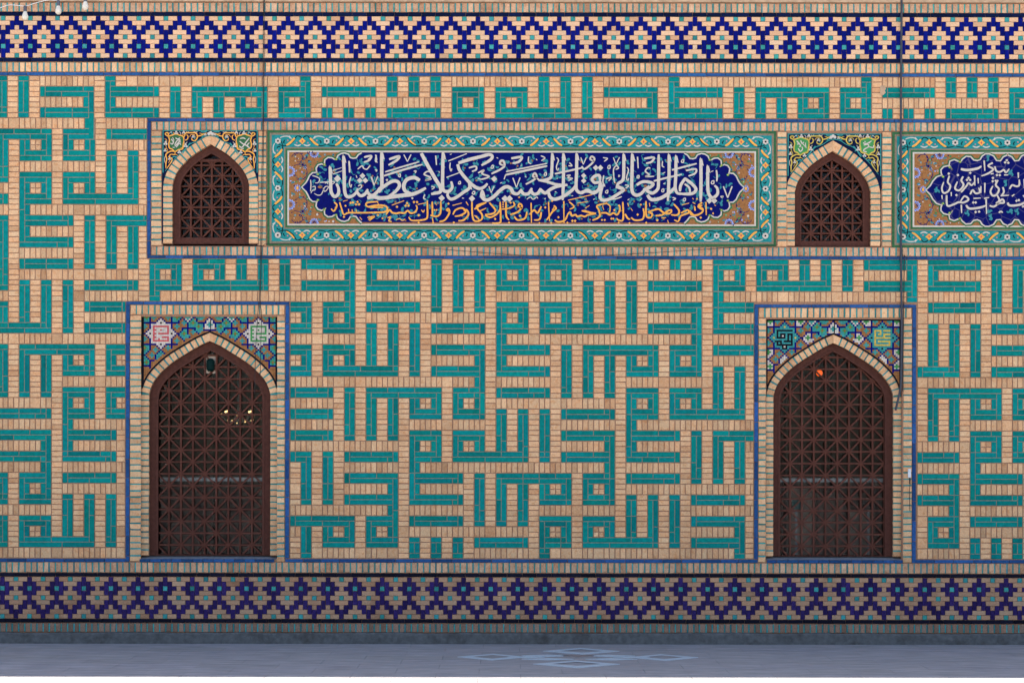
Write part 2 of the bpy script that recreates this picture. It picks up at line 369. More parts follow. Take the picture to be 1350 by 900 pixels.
# ------------------------------------------------------------------ square Kufic field
def interp(k, x):
    for (a, b), (c, d) in zip(k, k[1:]):
        if x <= c or (c, d) == k[-1]: return b+(x-a)*(d-b)/(c-a)
KX1 = [(-8, -91), (0, 23.3), (68, 995), (92, 1329.5), (99, 1427)]
KX2 = [(-8, -89.3), (0, 25), (25, 382.3), (68, 996.6), (83, 1209), (92, 1334.5), (99, 1432)]
KY = [(0, 101), (4, 156.4), (17, 341.6), (45, 736)]
cells = set()
def H(r, a, b):
    for c in range(a, b+1): cells.add((c, r))
def V(c, a, b):
    for r in range(a, b+1): cells.add((c, r))
def BX(c, r): H(r, c, c+2); H(r+2, c, c+2); V(c, r, r+2); V(c+2, r, r+2)
KUF = """V-2,0,3 V0,0,3 H1,2,6 H3,2,6 V6,1,7 B4,5 H5,-2,2 B0,5 V-2,5,9 V8,0,3 H1,8,12 H3,8,12 H5,8,12 V14,1,3 H1,16,22 V16,1,3 V18,1,3 B20,1
V8,7,11 V10,7,11 H11,4,10 B4,9 B0,9 V0,9,15 H13,0,4 H15,0,4 H17,0,4 V6,13,17 V8,13,17 H13,8,12 V10,13,17 H11,-5,-2 V-2,13,19 V-2,21,23 H23,-4,2 V0,19,23 V2,19,23 V4,19,23
H19,6,10 H21,6,9 H23,6,9 V-2,25,29 V0,25,29 H25,0,6 V2,25,29 B4,25 B8,25 B4,29 V4,29,35 H33,4,8 H35,4,8 B8,29 H31,-3,2 H33,-3,2 V2,33,39 H35,-3,2 B0,37 B-4,37 H37,4,8 V4,39,43 V6,39,43 V8,39,43 B0,41 H43,0,6 B-4,41
B24,1 V26,0,3 H1,28,32 H3,28,28 H3,30,30 H3,32,32 V34,0,1 V36,0,1 V38,0,1 H3,34,38 B40,1 B44,1 H3,44,50 V48,0,3 V50,0,3 V52,0,3 H1,54,58 V58,1,3 H3,54,58 V60,0,3 H1,60,64 H3,60,64 V66,1,3 H1,68,74 V68,1,3 V70,1,3 B72,1 B76,1 V78,0,3 H1,80,84 H3,80,80 H3,82,82 H3,84,84 V86,0,1 V88,0,1 V90,0,1 H3,86,90 B92,1
B12,17 V12,17,20 B16,17 H19,16,22 V20,17,19 V22,17,19 V24,17,19 H17,26,30 V30,17,23 H19,26,30 B28,21 B24,21 H17,32,36 V32,17,19 H19,32,36 H21,32,36 V38,17,21 V40,17,21 H17,40,46 V42,17,21 B44,17 H23,38,42 V32,23,27 V34,23,27 V36,23,27 B44,21 V44,21,27
B24,25 B28,25 H27,28,34 H25,38,42 H27,38,42 V42,25,31 B40,29 H25,44,48 H27,44,48 H29,44,48 H29,25,28 H31,25,28 H33,25,28 V30,29,33 V32,29,33 H29,32,38 V34,29,33 B36,29 B36,33 V36,33,39 H37,36,40 H39,36,40 B40,33 H35,40,46 V44,31,35 V46,31,35 H35,25,26 V26,35,39 V28,35,39 H35,30,34 H37,30,34 V34,37,43 H39,30,34 V42,37,41 V44,37,41 H37,44,50 V46,37,41
H41,25,30 V26,41,44 B28,41 B32,41 H41,36,40 V36,43,44 V38,43,44 V40,43,44 H43,42,46
B48,17 H17,52,56 V52,19,23 V54,19,23 V56,19,23 B48,21 H23,48,54 H17,58,58 H17,60,60 H17,62,62 H19,58,62 H21,58,62 V62,21,27 H23,58,62 B64,17 V64,17,23 H21,64,68 H23,64,68 B68,17 H19,68,74 V72,17,19 V74,17,19 V76,17,19 H17,78,82 V82,17,20 H19,78,82
H17,84,88 V84,17,19 H19,84,88 H21,84,88 V90,17,21 V92,17,21 H17,92,96 H23,90,94 V84,23,27 V86,23,27 V88,23,27
V50,25,29 H25,52,58 V52,25,29 V54,25,29 B56,25 B60,25 H25,64,68 V64,27,31 V66,27,31 B60,29 H31,60,66 B56,29 V56,29,35 H33,56,60 H35,56,60 H31,50,54 V48,31,35 H33,50,54 V54,33,39 H35,50,54 B52,37 B48,37 V62,33,37 V64,33,37 H33,64,68 V66,33,37 H37,56,60 H39,62,66 V56,39,43 V58,39,43 V60,39,43 B48,41 V48,41,44 B52,41 H43,52,58 H41,62,66 V66,41,44 H43,62,66
H27,83,86 H25,90,94 H27,90,94 H29,84,90 V84,29,33 V86,29,33 B88,29 B92,29 B88,33 V88,33,39 H37,88,92 H39,88,92 B92,33 H35,83,86 H37,83,86 V86,37,43 H39,83,86 B84,41 H41,88,92 V88,43,44 V90,43,44 V92,43,44"""
for tok in KUF.split():
    a = [int(q) for q in tok[1:].split(',')]
    {'H': H, 'V': V, 'B': BX}[tok[0]](*a)
# extra strokes past the frame so the field carries on
for r in (1, 5, 9, 13, 17, 21, 25, 29, 33, 37, 41): H(r, -7, -5) if r % 8 == 1 else V(-6, r, r+2)
for r in (1, 3, 19, 21, 31, 33, 41): H(r, 96, 98)
REG = [('A', -90, 101, 1425, 156.4, KX1), ('B', -90, 156.4, 193.4, 341.6, KX2), ('C', -90, 341.6, 1425, 398, KX2), ('D', -90, 398, 165.4, 736, KX2), ('E', 382, 398, 993.8, 736, KX2), ('F', 1208, 398, 1425, 736, KX2)]
def reg_of(c, r):
    y = (interp(KY, r)+interp(KY, r+1))/2
    for n_, x0, y0, x1, y1, kx in REG:
        if y0 <= y <= y1:
            xc0, xc1 = interp(kx, c), interp(kx, c+1)
            if min(xc1, x1)-max(xc0, x0) > 2.2: return (x0, x1, kx)
    return None
field = empty('kufic_field', parent=B)
tag(field, 'turquoise glazed square Kufic lettering set in buff brick')
bricks = []; tiles = []
G = .55
def add_brick(x0, y0, x1, y1, rg, o='V'):
    x0 = max(x0, rg[0]); x1 = min(x1, rg[1])
    if x1-x0 < 2.2: return
    pr = .0052+random.uniform(-.0008, .0012)
    bricks.append((poly(jrect(x0+G+.05, y0+G+.05, x1-G-.05, y1-G-.05, .22), 0, pr, .35, .0008), tuple(q*1.04 for q in btint(.05)) if o == 'S' else tuple(q*.95 for q in btint(.1)), (x1-x0)*(y1-y0)*random.uniform(.8, 1)))
lab = {}
ish = lambda c, r: (c, r) in cells
for c in range(-7, 99):
    for r in range(0, 45):
        rg = reg_of(c, r)
        if not rg: continue
        X0, X1, Y0, Y1 = interp(rg[2], c), interp(rg[2], c+1), interp(KY, r), interp(KY, r+1)
        xm, ym = (X0+X1)/2, (Y0+Y1)/2
        l, rr, u, d = ish(c-1, r), ish(c+1, r), ish(c, r-1), ish(c, r+1)
        if not ish(c, r):
            eu = u or r == 0 or not reg_of(c, r-1); ed = d or r == 44 or not reg_of(c, r+1)
            hz = (1 if u else 0)+(1 if d else 0); vt = (1 if l else 0)+(1 if rr else 0)
            if hz == 2 and vt == 2:
                for a in ((X0, xm), (xm, X1)):
                    for b_ in ((Y0, ym), (ym, Y1)): add_brick(a[0], b_[0], a[1], b_[1], rg)
                continue
            if hz == 0 and vt == 0: o = 'Q' if random.random() < .6 else ('V' if not (eu and ed) else 'V')
            elif vt > hz: o = 'S' if not (vt == 1 and random.random() < .15) else 'Q'
            elif hz > vt: o = 'V' if not (hz == 1 and random.random() < .3) else 'Q'
            else: o = random.choice('VQS')
            jx = random.uniform(-.5, .5)
            if o == 'Q': add_brick(X0, Y0, X1, Y1, rg)
            elif o == 'V': add_brick(X0, Y0, xm+jx, Y1, rg); add_brick(xm+jx, Y0, X1, Y1, rg)
            else: add_brick(X0, Y0, X1, ym+jx, rg, 'S'); add_brick(X0, ym+jx, X1, Y1, rg, 'S')
        else:
            h, vv = l or rr, u or d
            q = {}
            if h and not vv:
                for k in ((0, 0), (1, 0), (0, 1), (1, 1)): q[k] = 'H'
                if not l: q[(0, 0)] = q[(0, 1)] = 'V'
                if not rr: q[(1, 0)] = q[(1, 1)] = 'V'
            elif vv and not h:
                for k in ((0, 0), (1, 0), (0, 1), (1, 1)): q[k] = 'V'
                if not u: q[(0, 0)] = q[(1, 0)] = 'H'
                if not d: q[(0, 1)] = q[(1, 1)] = 'H'
            elif not h and not vv:
                for k in ((0, 0), (1, 0), (0, 1), (1, 1)): q[k] = 'V'
            elif l and rr:
                for k in ((0, 0), (1, 0), (0, 1), (1, 1)): q[k] = 'H'
            elif u and d:
                s = 0 if rr else 1
                q[(s, 0)] = q[(s, 1)] = 'V'; q[(1-s, 0)] = q[(1-s, 1)] = 'H'
            else:
                s = 0 if rr else 1; t = 0 if d else 1
                q[(0, t)] = q[(1, t)] = 'H'; q[(s, 1-t)] = 'V'; q[(1-s, 1-t)] = 'H'
            for (a, b_), o in q.items(): lab[(2*c+a, 2*r+b_)] = o
def qx(i, rg): return interp(rg[2], i/2)
def qy(j): return interp(KY, j/2)
def tile_run(i0, j0, i1, j1):
    rg = reg_of(i0//2, j0//2) or reg_of(i1//2, j1//2)
    if not rg: return
    x0, x1 = max(qx(i0, rg), rg[0]), min(qx(i1+1, rg), rg[1]); y0, y1 = qy(j0), qy(j1+1)
    if x1-x0 < 2: return
    tiles.append((poly(jrect(x0+.45, y0+.45, x1-.45, y1-.45, .12), 0, .0056+random.uniform(-.0004, .0005), .2, .0004), ttint(.11), (x1-x0)*(y1-y0)))
done = set()
for key in sorted(lab, key=lambda k: (k[1], k[0])):
    if key in done: continue
    i, j = key; o = lab[key]; n = random.choice((3, 4, 5, 5, 6, 7, 8)); k = 0
    if o == 'H':
        while k < n and lab.get((i+k, j)) == 'H' and (i+k, j) not in done: done.add((i+k, j)); k += 1
        tile_run(i, j, i+k-1, j)
    else:
        while k < n and lab.get((i, j+k)) == 'V' and (i, j+k) not in done: done.add((i, j+k)); k += 1
        tile_run(i, j, i, j+k-1)
gb = MB()
for (c, r) in cells:
    rg = reg_of(c, r)
    if not rg: continue
    x0, x1 = max(interp(rg[2], c), rg[0])-(0 if ish(c-1, r) else -.9), min(interp(rg[2], c+1), rg[1])-(0 if not ish(c+1, r) else 0)-(0 if ish(c+1, r) else .9)
    y0, y1 = interp(KY, r)+(0 if ish(c, r-1) else .9), interp(KY, r+1)-(0 if ish(c, r+1) else .9)
    if x1 > x0: gb.add(poly(rect(x0, y0, x1, y1), 0, .0034))
gb.build('grout_bed', M['grout'], field, kind='stuff')
emit('brick', 'bricks', bricks, M['brick'], field)
emit('glazed_tile', 'glazed_tiles', tiles, M['teal'], field)
# broken corner patched with mortar near the top right of the lettering
pm = MB(); pm.add(poly([(1159.5, 113), (1163, 112.2), (1166, 114), (1167.2, 117), (1165.5, 119), (1166.6, 122), (1164, 124.5), (1160.5, 126), (1159, 121)], 0, .0088)); pm.build('mortar_patch', M['plaster'], field)

# ------------------------------------------------------------------ brick courses and glazed lines
def course(name, x0, y0, x1, y1, pitch, m, vert=False, d=.012, gap=1.0):
    par = empty(name, parent=B); bs = []; js = MB()
    a, b = (y0, y1) if vert else (x0, x1); n = max(1, round((b-a)/pitch)); p = (b-a)/n
    cut = [a+p*i+(random.uniform(-.5, .5) if 0 < i < n else 0) for i in range(n+1)]
    for i in range(n):
        u0, u1 = cut[i]+gap, cut[i+1]-gap
        q = jrect(x0+.3, u0, x1-.3, u1, .3) if vert else jrect(u0, y0+.3, u1, y1-.3, .3)
        bs.append((poly(q, 0, d+random.uniform(-.002, .002), .4, .001), btint(.13), area2(q) if vert else 1/(1+abs((u0+u1)/2-675))))
        if i:
            r_ = rect(x0+.5, cut[i]-.85, x1-.5, cut[i]+.85) if vert else rect(cut[i]-.85, y0+.5, cut[i]+.85, y1-.5)
            js.add(poly(r_, 0, d-.0035+random.uniform(-.001, .001)), 0, ttint(.2))
    emit('brick', 'bricks', bs, m, par)
    if js.v: js.build('glazed_joints', M['tealjoint'], par, kind='stuff')
    return par
E0, E1 = -88, 1424
course('brick_course', E0, 4.6, E1, 17, 8.1, M['brick_old'])
course('brick_course', E0, 83.4, E1, 96, 8.1, M['brick'])
course('brick_course', 198.6, 161.2, E1, 172.6, 8.1, M['brick_old'])
course('brick_course', 198.6, 325.6, E1, 337.3, 8.1, M['brick_old'])
course('brick_course', E0, 741.4, E1, 754.8, 8.1, M['brick_old'], d=.014)
course('brick_course', E0, 821.6, E1, 833.2, 8.1, M['brick_grey'], d=.02)
course('window_head_course', 171.3, 402.6, 375.6, 415.4, 8.1, M['brick'])
course('window_head_course', 999.4, 405.3, 1202, 418.3, 8.1, M['brick'])
for x0, x1, y0, y1, mm in ((199, 212.6, 173, 325.2, 'brick'), (340.2, 350.6, 173, 325.2, 'brick'), (1024.2, 1036.4, 173, 325.2, 'brick'), (1162.2, 1174.6, 173, 325.2, 'brick'),
                           (171.5, 186.2, 415.8, 741, 'brick'), (365, 375.6, 415.8, 741, 'brick'), (999.6, 1009.6, 418.6, 741, 'brick'), (1190.4, 1202, 418.6, 741, 'brick')):
    course('window_jamb_column', x0, y0, x1, y1, 8.5, M[mm], True)
def line(name, x0, y0, x1, y1, L, m, d=.013, vert=False):
    par = empty(name, parent=B); ps = []
    a, b = (y0, y1) if vert else (x0, x1); u = a
    while u < b-.5:
        e = min(b, u+L*random.uniform(.92, 1.08))
        if b-e < L*.3: e = b
        q = jrect(x0, u+.3, x1, e-.3, .15) if vert else jrect(u+.3, y0, e-.3, y1, .15)
        ps.append((poly(q, 0, d+random.uniform(-.0008, .0008), .3, .0008), ttint(.22), e-u)); u = e
    emit('glazed_tile', 'glazed_tiles', ps, m, par)
bl = M['blue']
line('blue_line', E0, 96.8, E1, 100.6, 25, bl); line('blue_line', 193.9, 157.2, E1, 160.9, 25, bl); line('blue_line', 193.9, 161, 198.2, 337.5, 25, bl, vert=True)
line('blue_line', 193.9, 337.7, E1, 341.3, 25, bl)
line('blue_line', 166, 398.3, 381.3, 402.1, 25, bl); line('blue_line', 166, 402.3, 170.8, 741, 25, bl, vert=True); line('blue_line', 376.2, 402.3, 381.2, 736, 25, bl, vert=True)
line('blue_line', 994.3, 401, 1207.2, 404.8, 25, bl); line('blue_line', 994.3, 405, 999, 736, 25, bl, vert=True); line('blue_line', 1202.4, 405, 1207.2, 741, 25, bl, vert=True)
for a, b in ((E0, 165.8), (376.2, 999), (1207.4, E1)): line('blue_line', a, 736.8, b, 741, 25, bl)
for a, b in ((184.4, 362), (1011, 1190)): line('sill_line', a, 737.2, b, 741.2, 14, bl, d=.018)
for y, m in ((17.4, 'dark'), (77.8, 'dark'), (755.4, 'darkold'), (816, 'darkold')): line('border_line', E0, y, E1, y+4.7, 18.6, M[m], d=.015)

# ------------------------------------------------------------------ stepped mosaic bands
PAT = ['TBBNBB', 'BBNNNB', 'BNNBNN', 'NNBBBN', 'NBBTBB', 'NNBBBN', 'TNNBNN', 'NNBBBN', 'NBBTBB']
def band(y0, y1, flip, mn, mb_, mt, lbl):
    par = tag(empty('mosaic_band', parent=B), lbl); cw = 35.75/6; rh = (y1-y0)/9; x00 = 39.4-cw/2
    pat = PAT[::-1] if flip else PAT
    c0, c1 = int((E0-x00)/cw)-1, int((E1-x00)/cw)
    get = lambda c, r: None if not (c0 <= c <= c1 and 0 <= r < 9) else ('B' if (not flip and r == 6 and c % 6 == 0 and 358 < x00+c*cw < 548) else pat[r][c % 6])
    out = {'N': [], 'B': [], 'T': []}; seen = set()
    for r in range(9):
        for c in range(c0, c1+1):
            if (c, r) in seen: continue
            k = get(c, r); w_, h_ = 1, 1
            if k == 'N':
                while get(c, r+h_) == 'N' and h_ < 3: h_ += 1
            elif k == 'B':
                while get(c+w_, r) == 'B' and w_ < 5: w_ += 1
            for i in range(w_):
                for j in range(h_): seen.add((c+i, r+j))
            x = x00+c*cw; y = y0+r*rh; g_ = .2
            q = jrect(x+g_, y+g_, x+w_*cw-g_, y+h_*rh-g_, .14)
            out[k].append((poly(q, 0, .0105+random.uniform(-.0007, .0009), .25, .0007), btint(.07) if k == 'B' else ttint(.16), w_*h_*random.uniform(.85, 1)))
    for k, nm, m, lim in (('N', 'blue_tile', mn, 110), ('B', 'buff_tile', mb_, 110), ('T', 'turquoise_tile', mt, 80)): emit(nm, nm+'s', out[k], M[m], par, lim)
band(22.4, 77.5, False, 'navy', 'bandbrick', 'turq', 'clean stepped mosaic band along the top of the wall')
band(760.6, 815.7, True, 'navyold', 'bandold', 'turq', 'grimy stepped mosaic band along the foot of the wall')

# ------------------------------------------------------------------ arched windows
def arch_half(prof, ybot, apex, off):
    """half outline (dx, y) from the apex down to ybot, moved outwards by off"""
    p = smooth(prof, 8); p = p+[(p[-1][0], p[-1][1]+(ybot-apex-p[-1][1])*k/10) for k in range(1, 11)]
    out = []
    for i in range(len(p)):
        a, b = p[max(i-1, 0)], p[min(i+1, len(p)-1)]; dx, dy = b[0]-a[0], b[1]-a[1]; l = math.hypot(dx, dy)
        nx, ny = dy/l, -dx/l
        q = (p[i][0]+nx*off, p[i][1]+ny*off+apex)
        if i == 0: q = (0, apex+off/ny)
        if q[0] >= 0 and (not out or q[1] > out[-1][1]-1e-6): out.append(q)
    out[-1] = (out[-1][0], ybot)
    return out
def full(cx, h): return [(cx-x, y) for x, y in h[::-1]]+[(cx+x, y) for x, y in h[1:]]
def resamp(pts, n):
    L = [0]
    for a, b in zip(pts, pts[1:]): L.append(L[-1]+math.dist(a, b))
    out = []; k = 0
    for i in range(n+1):
        s = L[-1]*i/n
        while k < len(L)-2 and L[k+1] < s: k += 1
        t = (s-L[k])/((L[k+1]-L[k]) or 1); out.append(tuple(pts[k][a]+(pts[k+1][a]-pts[k][a])*t for a in (0, 1)))
    return out
def strip(inner, outer, d0, d1):
    """slab between two open polylines of equal length"""
    n = len(inner); v = [W(*p, d1) for p in inner]+[W(*p, d1) for p in outer]+[W(*p, d0) for p in inner]+[W(*p, d0) for p in outer]; f = []
    for i in range(n-1):
        f += [[i, i+1, n+i+1, n+i], [i, 2*n+i, 2*n+i+1, i+1], [n+i, n+i+1, 3*n+i+1, 3*n+i]]
    f += [[0, n, 3*n, 2*n], [n-1, 3*n-1, 4*n-1, 2*n-1]]
    return v, f
def clip_line(p, q, poly_):
    """part of segment p-q inside a convex-ish outline"""
    t0, t1 = 0.0, 1.0; dx, dy = q[0]-p[0], q[1]-p[1]; n = len(poly_); ts = [0, 1]
    for i in range(n):
        a, b = poly_[i], poly_[(i+1) % n]; ex, ey = b[0]-a[0], b[1]-a[1]; den = dx*ey-dy*ex
        if abs(den) < 1e-9: continue
        t = ((a[0]-p[0])*ey-(a[1]-p[1])*ex)/den; s = ((a[0]-p[0])*dy-(a[1]-p[1])*dx)/den
        if 0 < t < 1 and 0 <= s <= 1: ts.append(t)
    ts.sort(); best = None
    for a, b in zip(ts, ts[1:]):
        m = (a+b)/2; x, y = p[0]+dx*m, p[1]+dy*m; ins = False
        for i in range(n):
            c, d = poly_[i], poly_[(i+1) % n]
            if (c[1] > y) != (d[1] > y) and x < (d[0]-c[0])*(y-c[1])/(d[1]-c[1])+c[0]: ins = not ins
        if ins and (best is None or b-a > best[1]-best[0]): best = (a, b)
    if not best: return None
    return (p[0]+dx*best[0], p[1]+dy*best[0]), (p[0]+dx*best[1], p[1]+dy*best[1])
def bar(a, b, wd, d0, d1):
    dx, dy = b[0]-a[0], b[1]-a[1]; l = math.hypot(dx, dy); nx, ny = -dy/l*wd/2, dx/l*wd/2
    return poly([(a[0]+nx, a[1]+ny), (b[0]+nx, b[1]+ny), (b[0]-nx, b[1]-ny), (a[0]-nx, a[1]-ny)], d0, d1, .25)
PBIG = [(0, 0), (14.3, 6.6), (32, 17.3), (50, 29), (66, 43.4), (75, 56), (79.2, 68), (79.7, 72)]
PSML = [(0, 0), (22, 13.2), (36.6, 26.5), (46.2, 40), (50, 51), (50.4, 55)]
def scale_prof(p, hw): k = hw/p[-1][0]; return [(x*k, y) for x, y in p]
def window(lbl, cx, apex, hw, prof, ybot, fr, rail, lx, ly, pit, ring, dring, dfr, top_bar=None):
    prof = scale_prof(prof, hw); w_ = tag(empty('arched_window', parent=B), lbl)
    ho, hi = arch_half(prof, ybot, apex, 0), arch_half(prof, ybot, apex, -fr)
    n = 60; fo, fi = resamp(full(cx, ho), n), resamp(full(cx, hi), n)
    b = MB(); b.add(strip(fi, fo, dfr-.09, dfr)); b.build('frame', M['wood'], w_)
    b = MB(); hl = arch_half(prof, ybot, apex, -fr*.72); b.add(strip(fi, resamp(full(cx, hl), n), dfr-.07, dfr+.006)); b.build('frame_moulding', M['wood'], w_)
    if rail:
        b = MB(); b.add(poly(rect(cx-hw+.5, ybot-rail, cx+hw-.5, ybot-.2), dfr-.09, dfr+.003, .5)); b.build('bottom_rail', M['wood'], w_)
    inner = full(cx, arch_half(prof, ybot-rail, apex, -fr+1.2))
    if top_bar:
        b = MB(); s = clip_line((cx-hw, top_bar), (cx+hw, top_bar), inner); b.add(bar(*s, 4, dfr-.05, dfr-.012)); b.build('cross_rail', M['wood'], w_)
    top = top_bar or apex
    lo = [p for p in inner if p[1] > top]
    outl = lo if top_bar else inner
    i0, i1 = int((cx-hw-lx)/pit)-1, int((cx+hw-lx)/pit)+1; j0, j1 = int((top-ly)/pit)-1, int((ybot-ly)/pit)+1
    def put(p, q, wd, da):
        s = clip_line(p, q, outl)
        if s and math.dist(*s) > 4:
            j = random.uniform(-.12, .12); b = MB(); k = random.uniform(.85, 1.15); b.add(bar((s[0][0]+j, s[0][1]), (s[1][0]+j, s[1][1]), wd, da-.02, da), 0, (k, k, k)); b.build('lattice_bar', M['bar'], w_, center=True)
    for i in range(i0, i1+1):
        x = lx+i*pit; put((x, top-20), (x, ybot+5), 2.4, dfr-.018)
    for j in range(j0, j1+1):
        y = ly+j*pit; put((cx-hw-5, y), (cx+hw+5, y), 2.4, dfr-.0195)
    R_ = 60
    for k in range(i0-j1-2, i1-j0+3):
        if k % 2 == 0:
            put((lx+(k-R_)*pit, ly-R_*pit), (lx+(k+R_)*pit, ly+R_*pit), 2.1, dfr-.021)
    for k in range(i0+j0-2, i1+j1+3):
        if k % 2 == 0:
            put((lx+(k-R_)*pit, ly+R_*pit), (lx+(k+R_)*pit, ly-R_*pit), 2.1, dfr-.0225)
    nb = MB()
    for i in range(i0, i1+1):
        for j in range(j0, j1+1):
            if (i+j) % 2 == 0:
                x, y = lx+i*pit, ly+j*pit
                s = clip_line((x-.5, y), (x+.5, y), outl)
                if s and math.dist(*s) > .9: nb.add(poly(circ(x, y, 2.5, 8), dfr-.02, dfr-.0165))
    nb.build('lattice_bosses', M['bar'], w_, kind='stuff')
    b = MB(); b.add(poly(full(cx, arch_half(prof, ybot, apex, -fr*.5)), dfr-.075, dfr-.07)); b.build('pane', M['glass'], w_)
    # brick arch ring and jambs
    r_ = empty('brick_arch', parent=B); a_, o_ = arch_half(prof, ybot, apex, .4), arch_half(prof, ybot, apex, ring)
    bd = MB(); bd.add(strip(resamp(full(cx, a_), 80), resamp(full(cx, o_), 80), dfr-.1, dring-.012)); bd.build('mortar_bed', M['mortar'], r_)
    L = sum(math.dist(a, b) for a, b in zip(a_, a_[1:])); nbk = round(L/7.9); pcs = []; js = MB()
    for sgn in (-1, 1):
        qa = resamp(a_, 1200); qo = []
        for i_ in range(1201):
            A_, B_ = qa[max(i_-3, 0)], qa[min(i_+3, 1200)]; l_ = math.dist(A_, B_)
            qo.append((max(0, qa[i_][0]+(B_[1]-A_[1])/l_*(ring-.4)), qa[i_][1]-(B_[0]-A_[0])/l_*(ring-.4)))
        qo[0] = o_[0]
        for k in range(nbk):
            s0, s1 = (k+(.13 if k else .0))/nbk, (k+.87)/nbk
            ix = [min(1200, max(0, round(s*1200))) for s in (s0, s1)]
            P4 = [(cx+sgn*qa[ix[0]][0], qa[ix[0]][1]), (cx+sgn*qa[ix[1]][0], qa[ix[1]][1]), (cx+sgn*qo[ix[1]][0], qo[ix[1]][1]), (cx+sgn*qo[ix[0]][0], qo[ix[0]][1])]
            P4 = [(x+random.uniform(-.2, .2), y+random.uniform(-.2, .2)) for x, y in P4]
            pcs.append((poly(P4, dring-.05, dring+random.uniform(-.0015, .0015), 0), btint(.1), 1))
            if k == 0: continue
            ii = [min(1200, max(0, round((k+s)/nbk*1200))) for s in (-.1, .1)]
            js.add(poly([(cx+sgn*qa[ii[0]][0], qa[ii[0]][1]), (cx+sgn*qa[ii[1]][0], qa[ii[1]][1]), (cx+sgn*qo[ii[1]][0], qo[ii[1]][1]), (cx+sgn*qo[ii[0]][0], qo[ii[0]][1])], dring-.05, dring-.004+sgn*2e-4), 0, ttint(.2))
    emit('arch_brick', 'arch_bricks', pcs, M['brick'], r_)
    js.build('glazed_joints', M['tealjoint'], r_, kind='stuff')
    b = MB(); v = [W(cx-hw-ring+.5, ybot+.2, -.14), W(cx+hw+ring-.5, ybot+.2, -.14), W(cx+hw+ring-.5, ybot+4, .012), W(cx-hw-ring+.5, ybot+4, .012), W(cx+hw+ring-.5, ybot+5, -.14), W(cx-hw-ring+.5, ybot+5, -.14)]
    b.add((v, [[3, 2, 1, 0], [5, 4, 2, 3]])); b.build('sill', M['sill'], w_)
    return o_
oSL = window('small arched lattice window left of the long inscription', 277.2, 191.2, 50.3, PSML, 322, 9.6, 9, 277.2, 245, 13.85, 12.2, .004, -.05, top_bar=211)
oSR = window('small arched lattice window between the two inscriptions', 1097.4, 199, 49.8, PSML, 324.2, 9.2, 8, 1097.4, 250.8, 13.8, 12.6, .004, -.05)
oBL = window('large arched lattice window with chandelier lights behind it', 275.6, 450, 79.9, PBIG, 733, 11.2, 1.5, 236.2, 530.7, 15.7, 10.8, -.03, -.085)
oBR = window('large arched lattice window with orange lamp behind it', 1099.2, 451.4, 78.9, PBIG, 733, 9.8, 1.5, 1059.2, 532, 15.62, 10.8, -.03, -.085)

# ------------------------------------------------------------------ spandrels of the large windows: fine pixel mosaic
def yarch(o_, cx, x):
    u = abs(x-cx)
    for a, b in zip(o_, o_[1:]):
        if a[0] <= u <= b[0]: return a[1]+(b[1]-a[1])*(u-a[0])/((b[0]-a[0]) or 1)
    return 1e9
def inpoly(x, y, p):
    ins = False
    for i in range(len(p)):
        c, d = p[i], p[(i+1) % len(p)]
        if (c[1] > y) != (d[1] > y) and x < (d[0]-c[0])*(y-c[1])/(d[1]-c[1])+c[0]: ins = not ins
    return ins
TP = [[(85, 125), (190, 125), (190, 235), (85, 235)], [(520, 125), (680, 125), (600, 235), (520, 235)], [(610, 395), (680, 325), (750, 325), (750, 400), (790, 430), (690, 490)], [(85, 560), (190, 560), (190, 640), (100, 715), (85, 715)], [(85, 715), (110, 715), (190, 790), (190, 870), (85, 870)], [(345, 640), (400, 690), (300, 790), (275, 790), (275, 710)]]
TBOW = [(770, 230), (840, 165), (905, 235), (990, 240), (990, 330), (925, 390), (870, 345), (850, 310), (770, 310)]
WP = [[(680, 125), (830, 125), (755, 225)], [(1075, 160), (1150, 235), (1150, 320), (1005, 320), (1005, 235)]]
NL = [[(190, 130), (190, 310)], [(85, 235), (277, 235)], [(430, 235), (605, 235)], [(515, 130), (515, 315)], [(85, 555), (280, 555)], [(425, 555), (600, 555)], [(190, 475), (190, 640)], [(515, 475), (515, 600)], [(680, 150), (605, 235)], [(680, 150), (755, 225), (830, 150)], [(755, 225), (755, 400)], [(670, 320), (850, 320)], [(850, 160), (915, 240), (990, 240)], [(610, 395), (690, 315)], [(610, 395), (690, 490)], [(755, 400), (790, 435)], [(850, 320), (900, 390)], [(1005, 240), (1075, 155)], [(1000, 240), (1000, 330), (1160, 330)], [(185, 640), (110, 715), (185, 795), (240, 795), (272, 770), (272, 710), (345, 640)], [(90, 870), (190, 870)], [(190, 795), (190, 890)], [(345, 640), (400, 690)]]
OS = [(150, 165), (580, 165), (840, 245), (920, 300), (700, 400), (120, 620), (130, 820)]
TS = [(255, 165), (455, 165), (600, 295), (685, 240), (125, 300), (125, 485), (820, 375), (590, 490), (260, 625), (215, 715), (455, 620), (920, 150), (960, 150), (760, 150), (1075, 265), (940, 160)]
def hcells(rows):
    s = set()
    for r, a, b in rows: s |= {(i, r) for i in range(a, b+1)}
    return s
K_ALI = hcells([(-4, -4, 4), (-3, -4, -4), (-3, 4, 4), (-2, -4, -3), (-2, 0, 0), (-2, 4, 4), (-1, -4, -4), (-1, 4, 4), (0, -4, -3), (0, -1, 4), (1, -4, -4), (2, -4, -3), (2, 1, 4), (3, -4, -4), (3, -1, -1), (3, 4, 4), (4, -4, 4)])
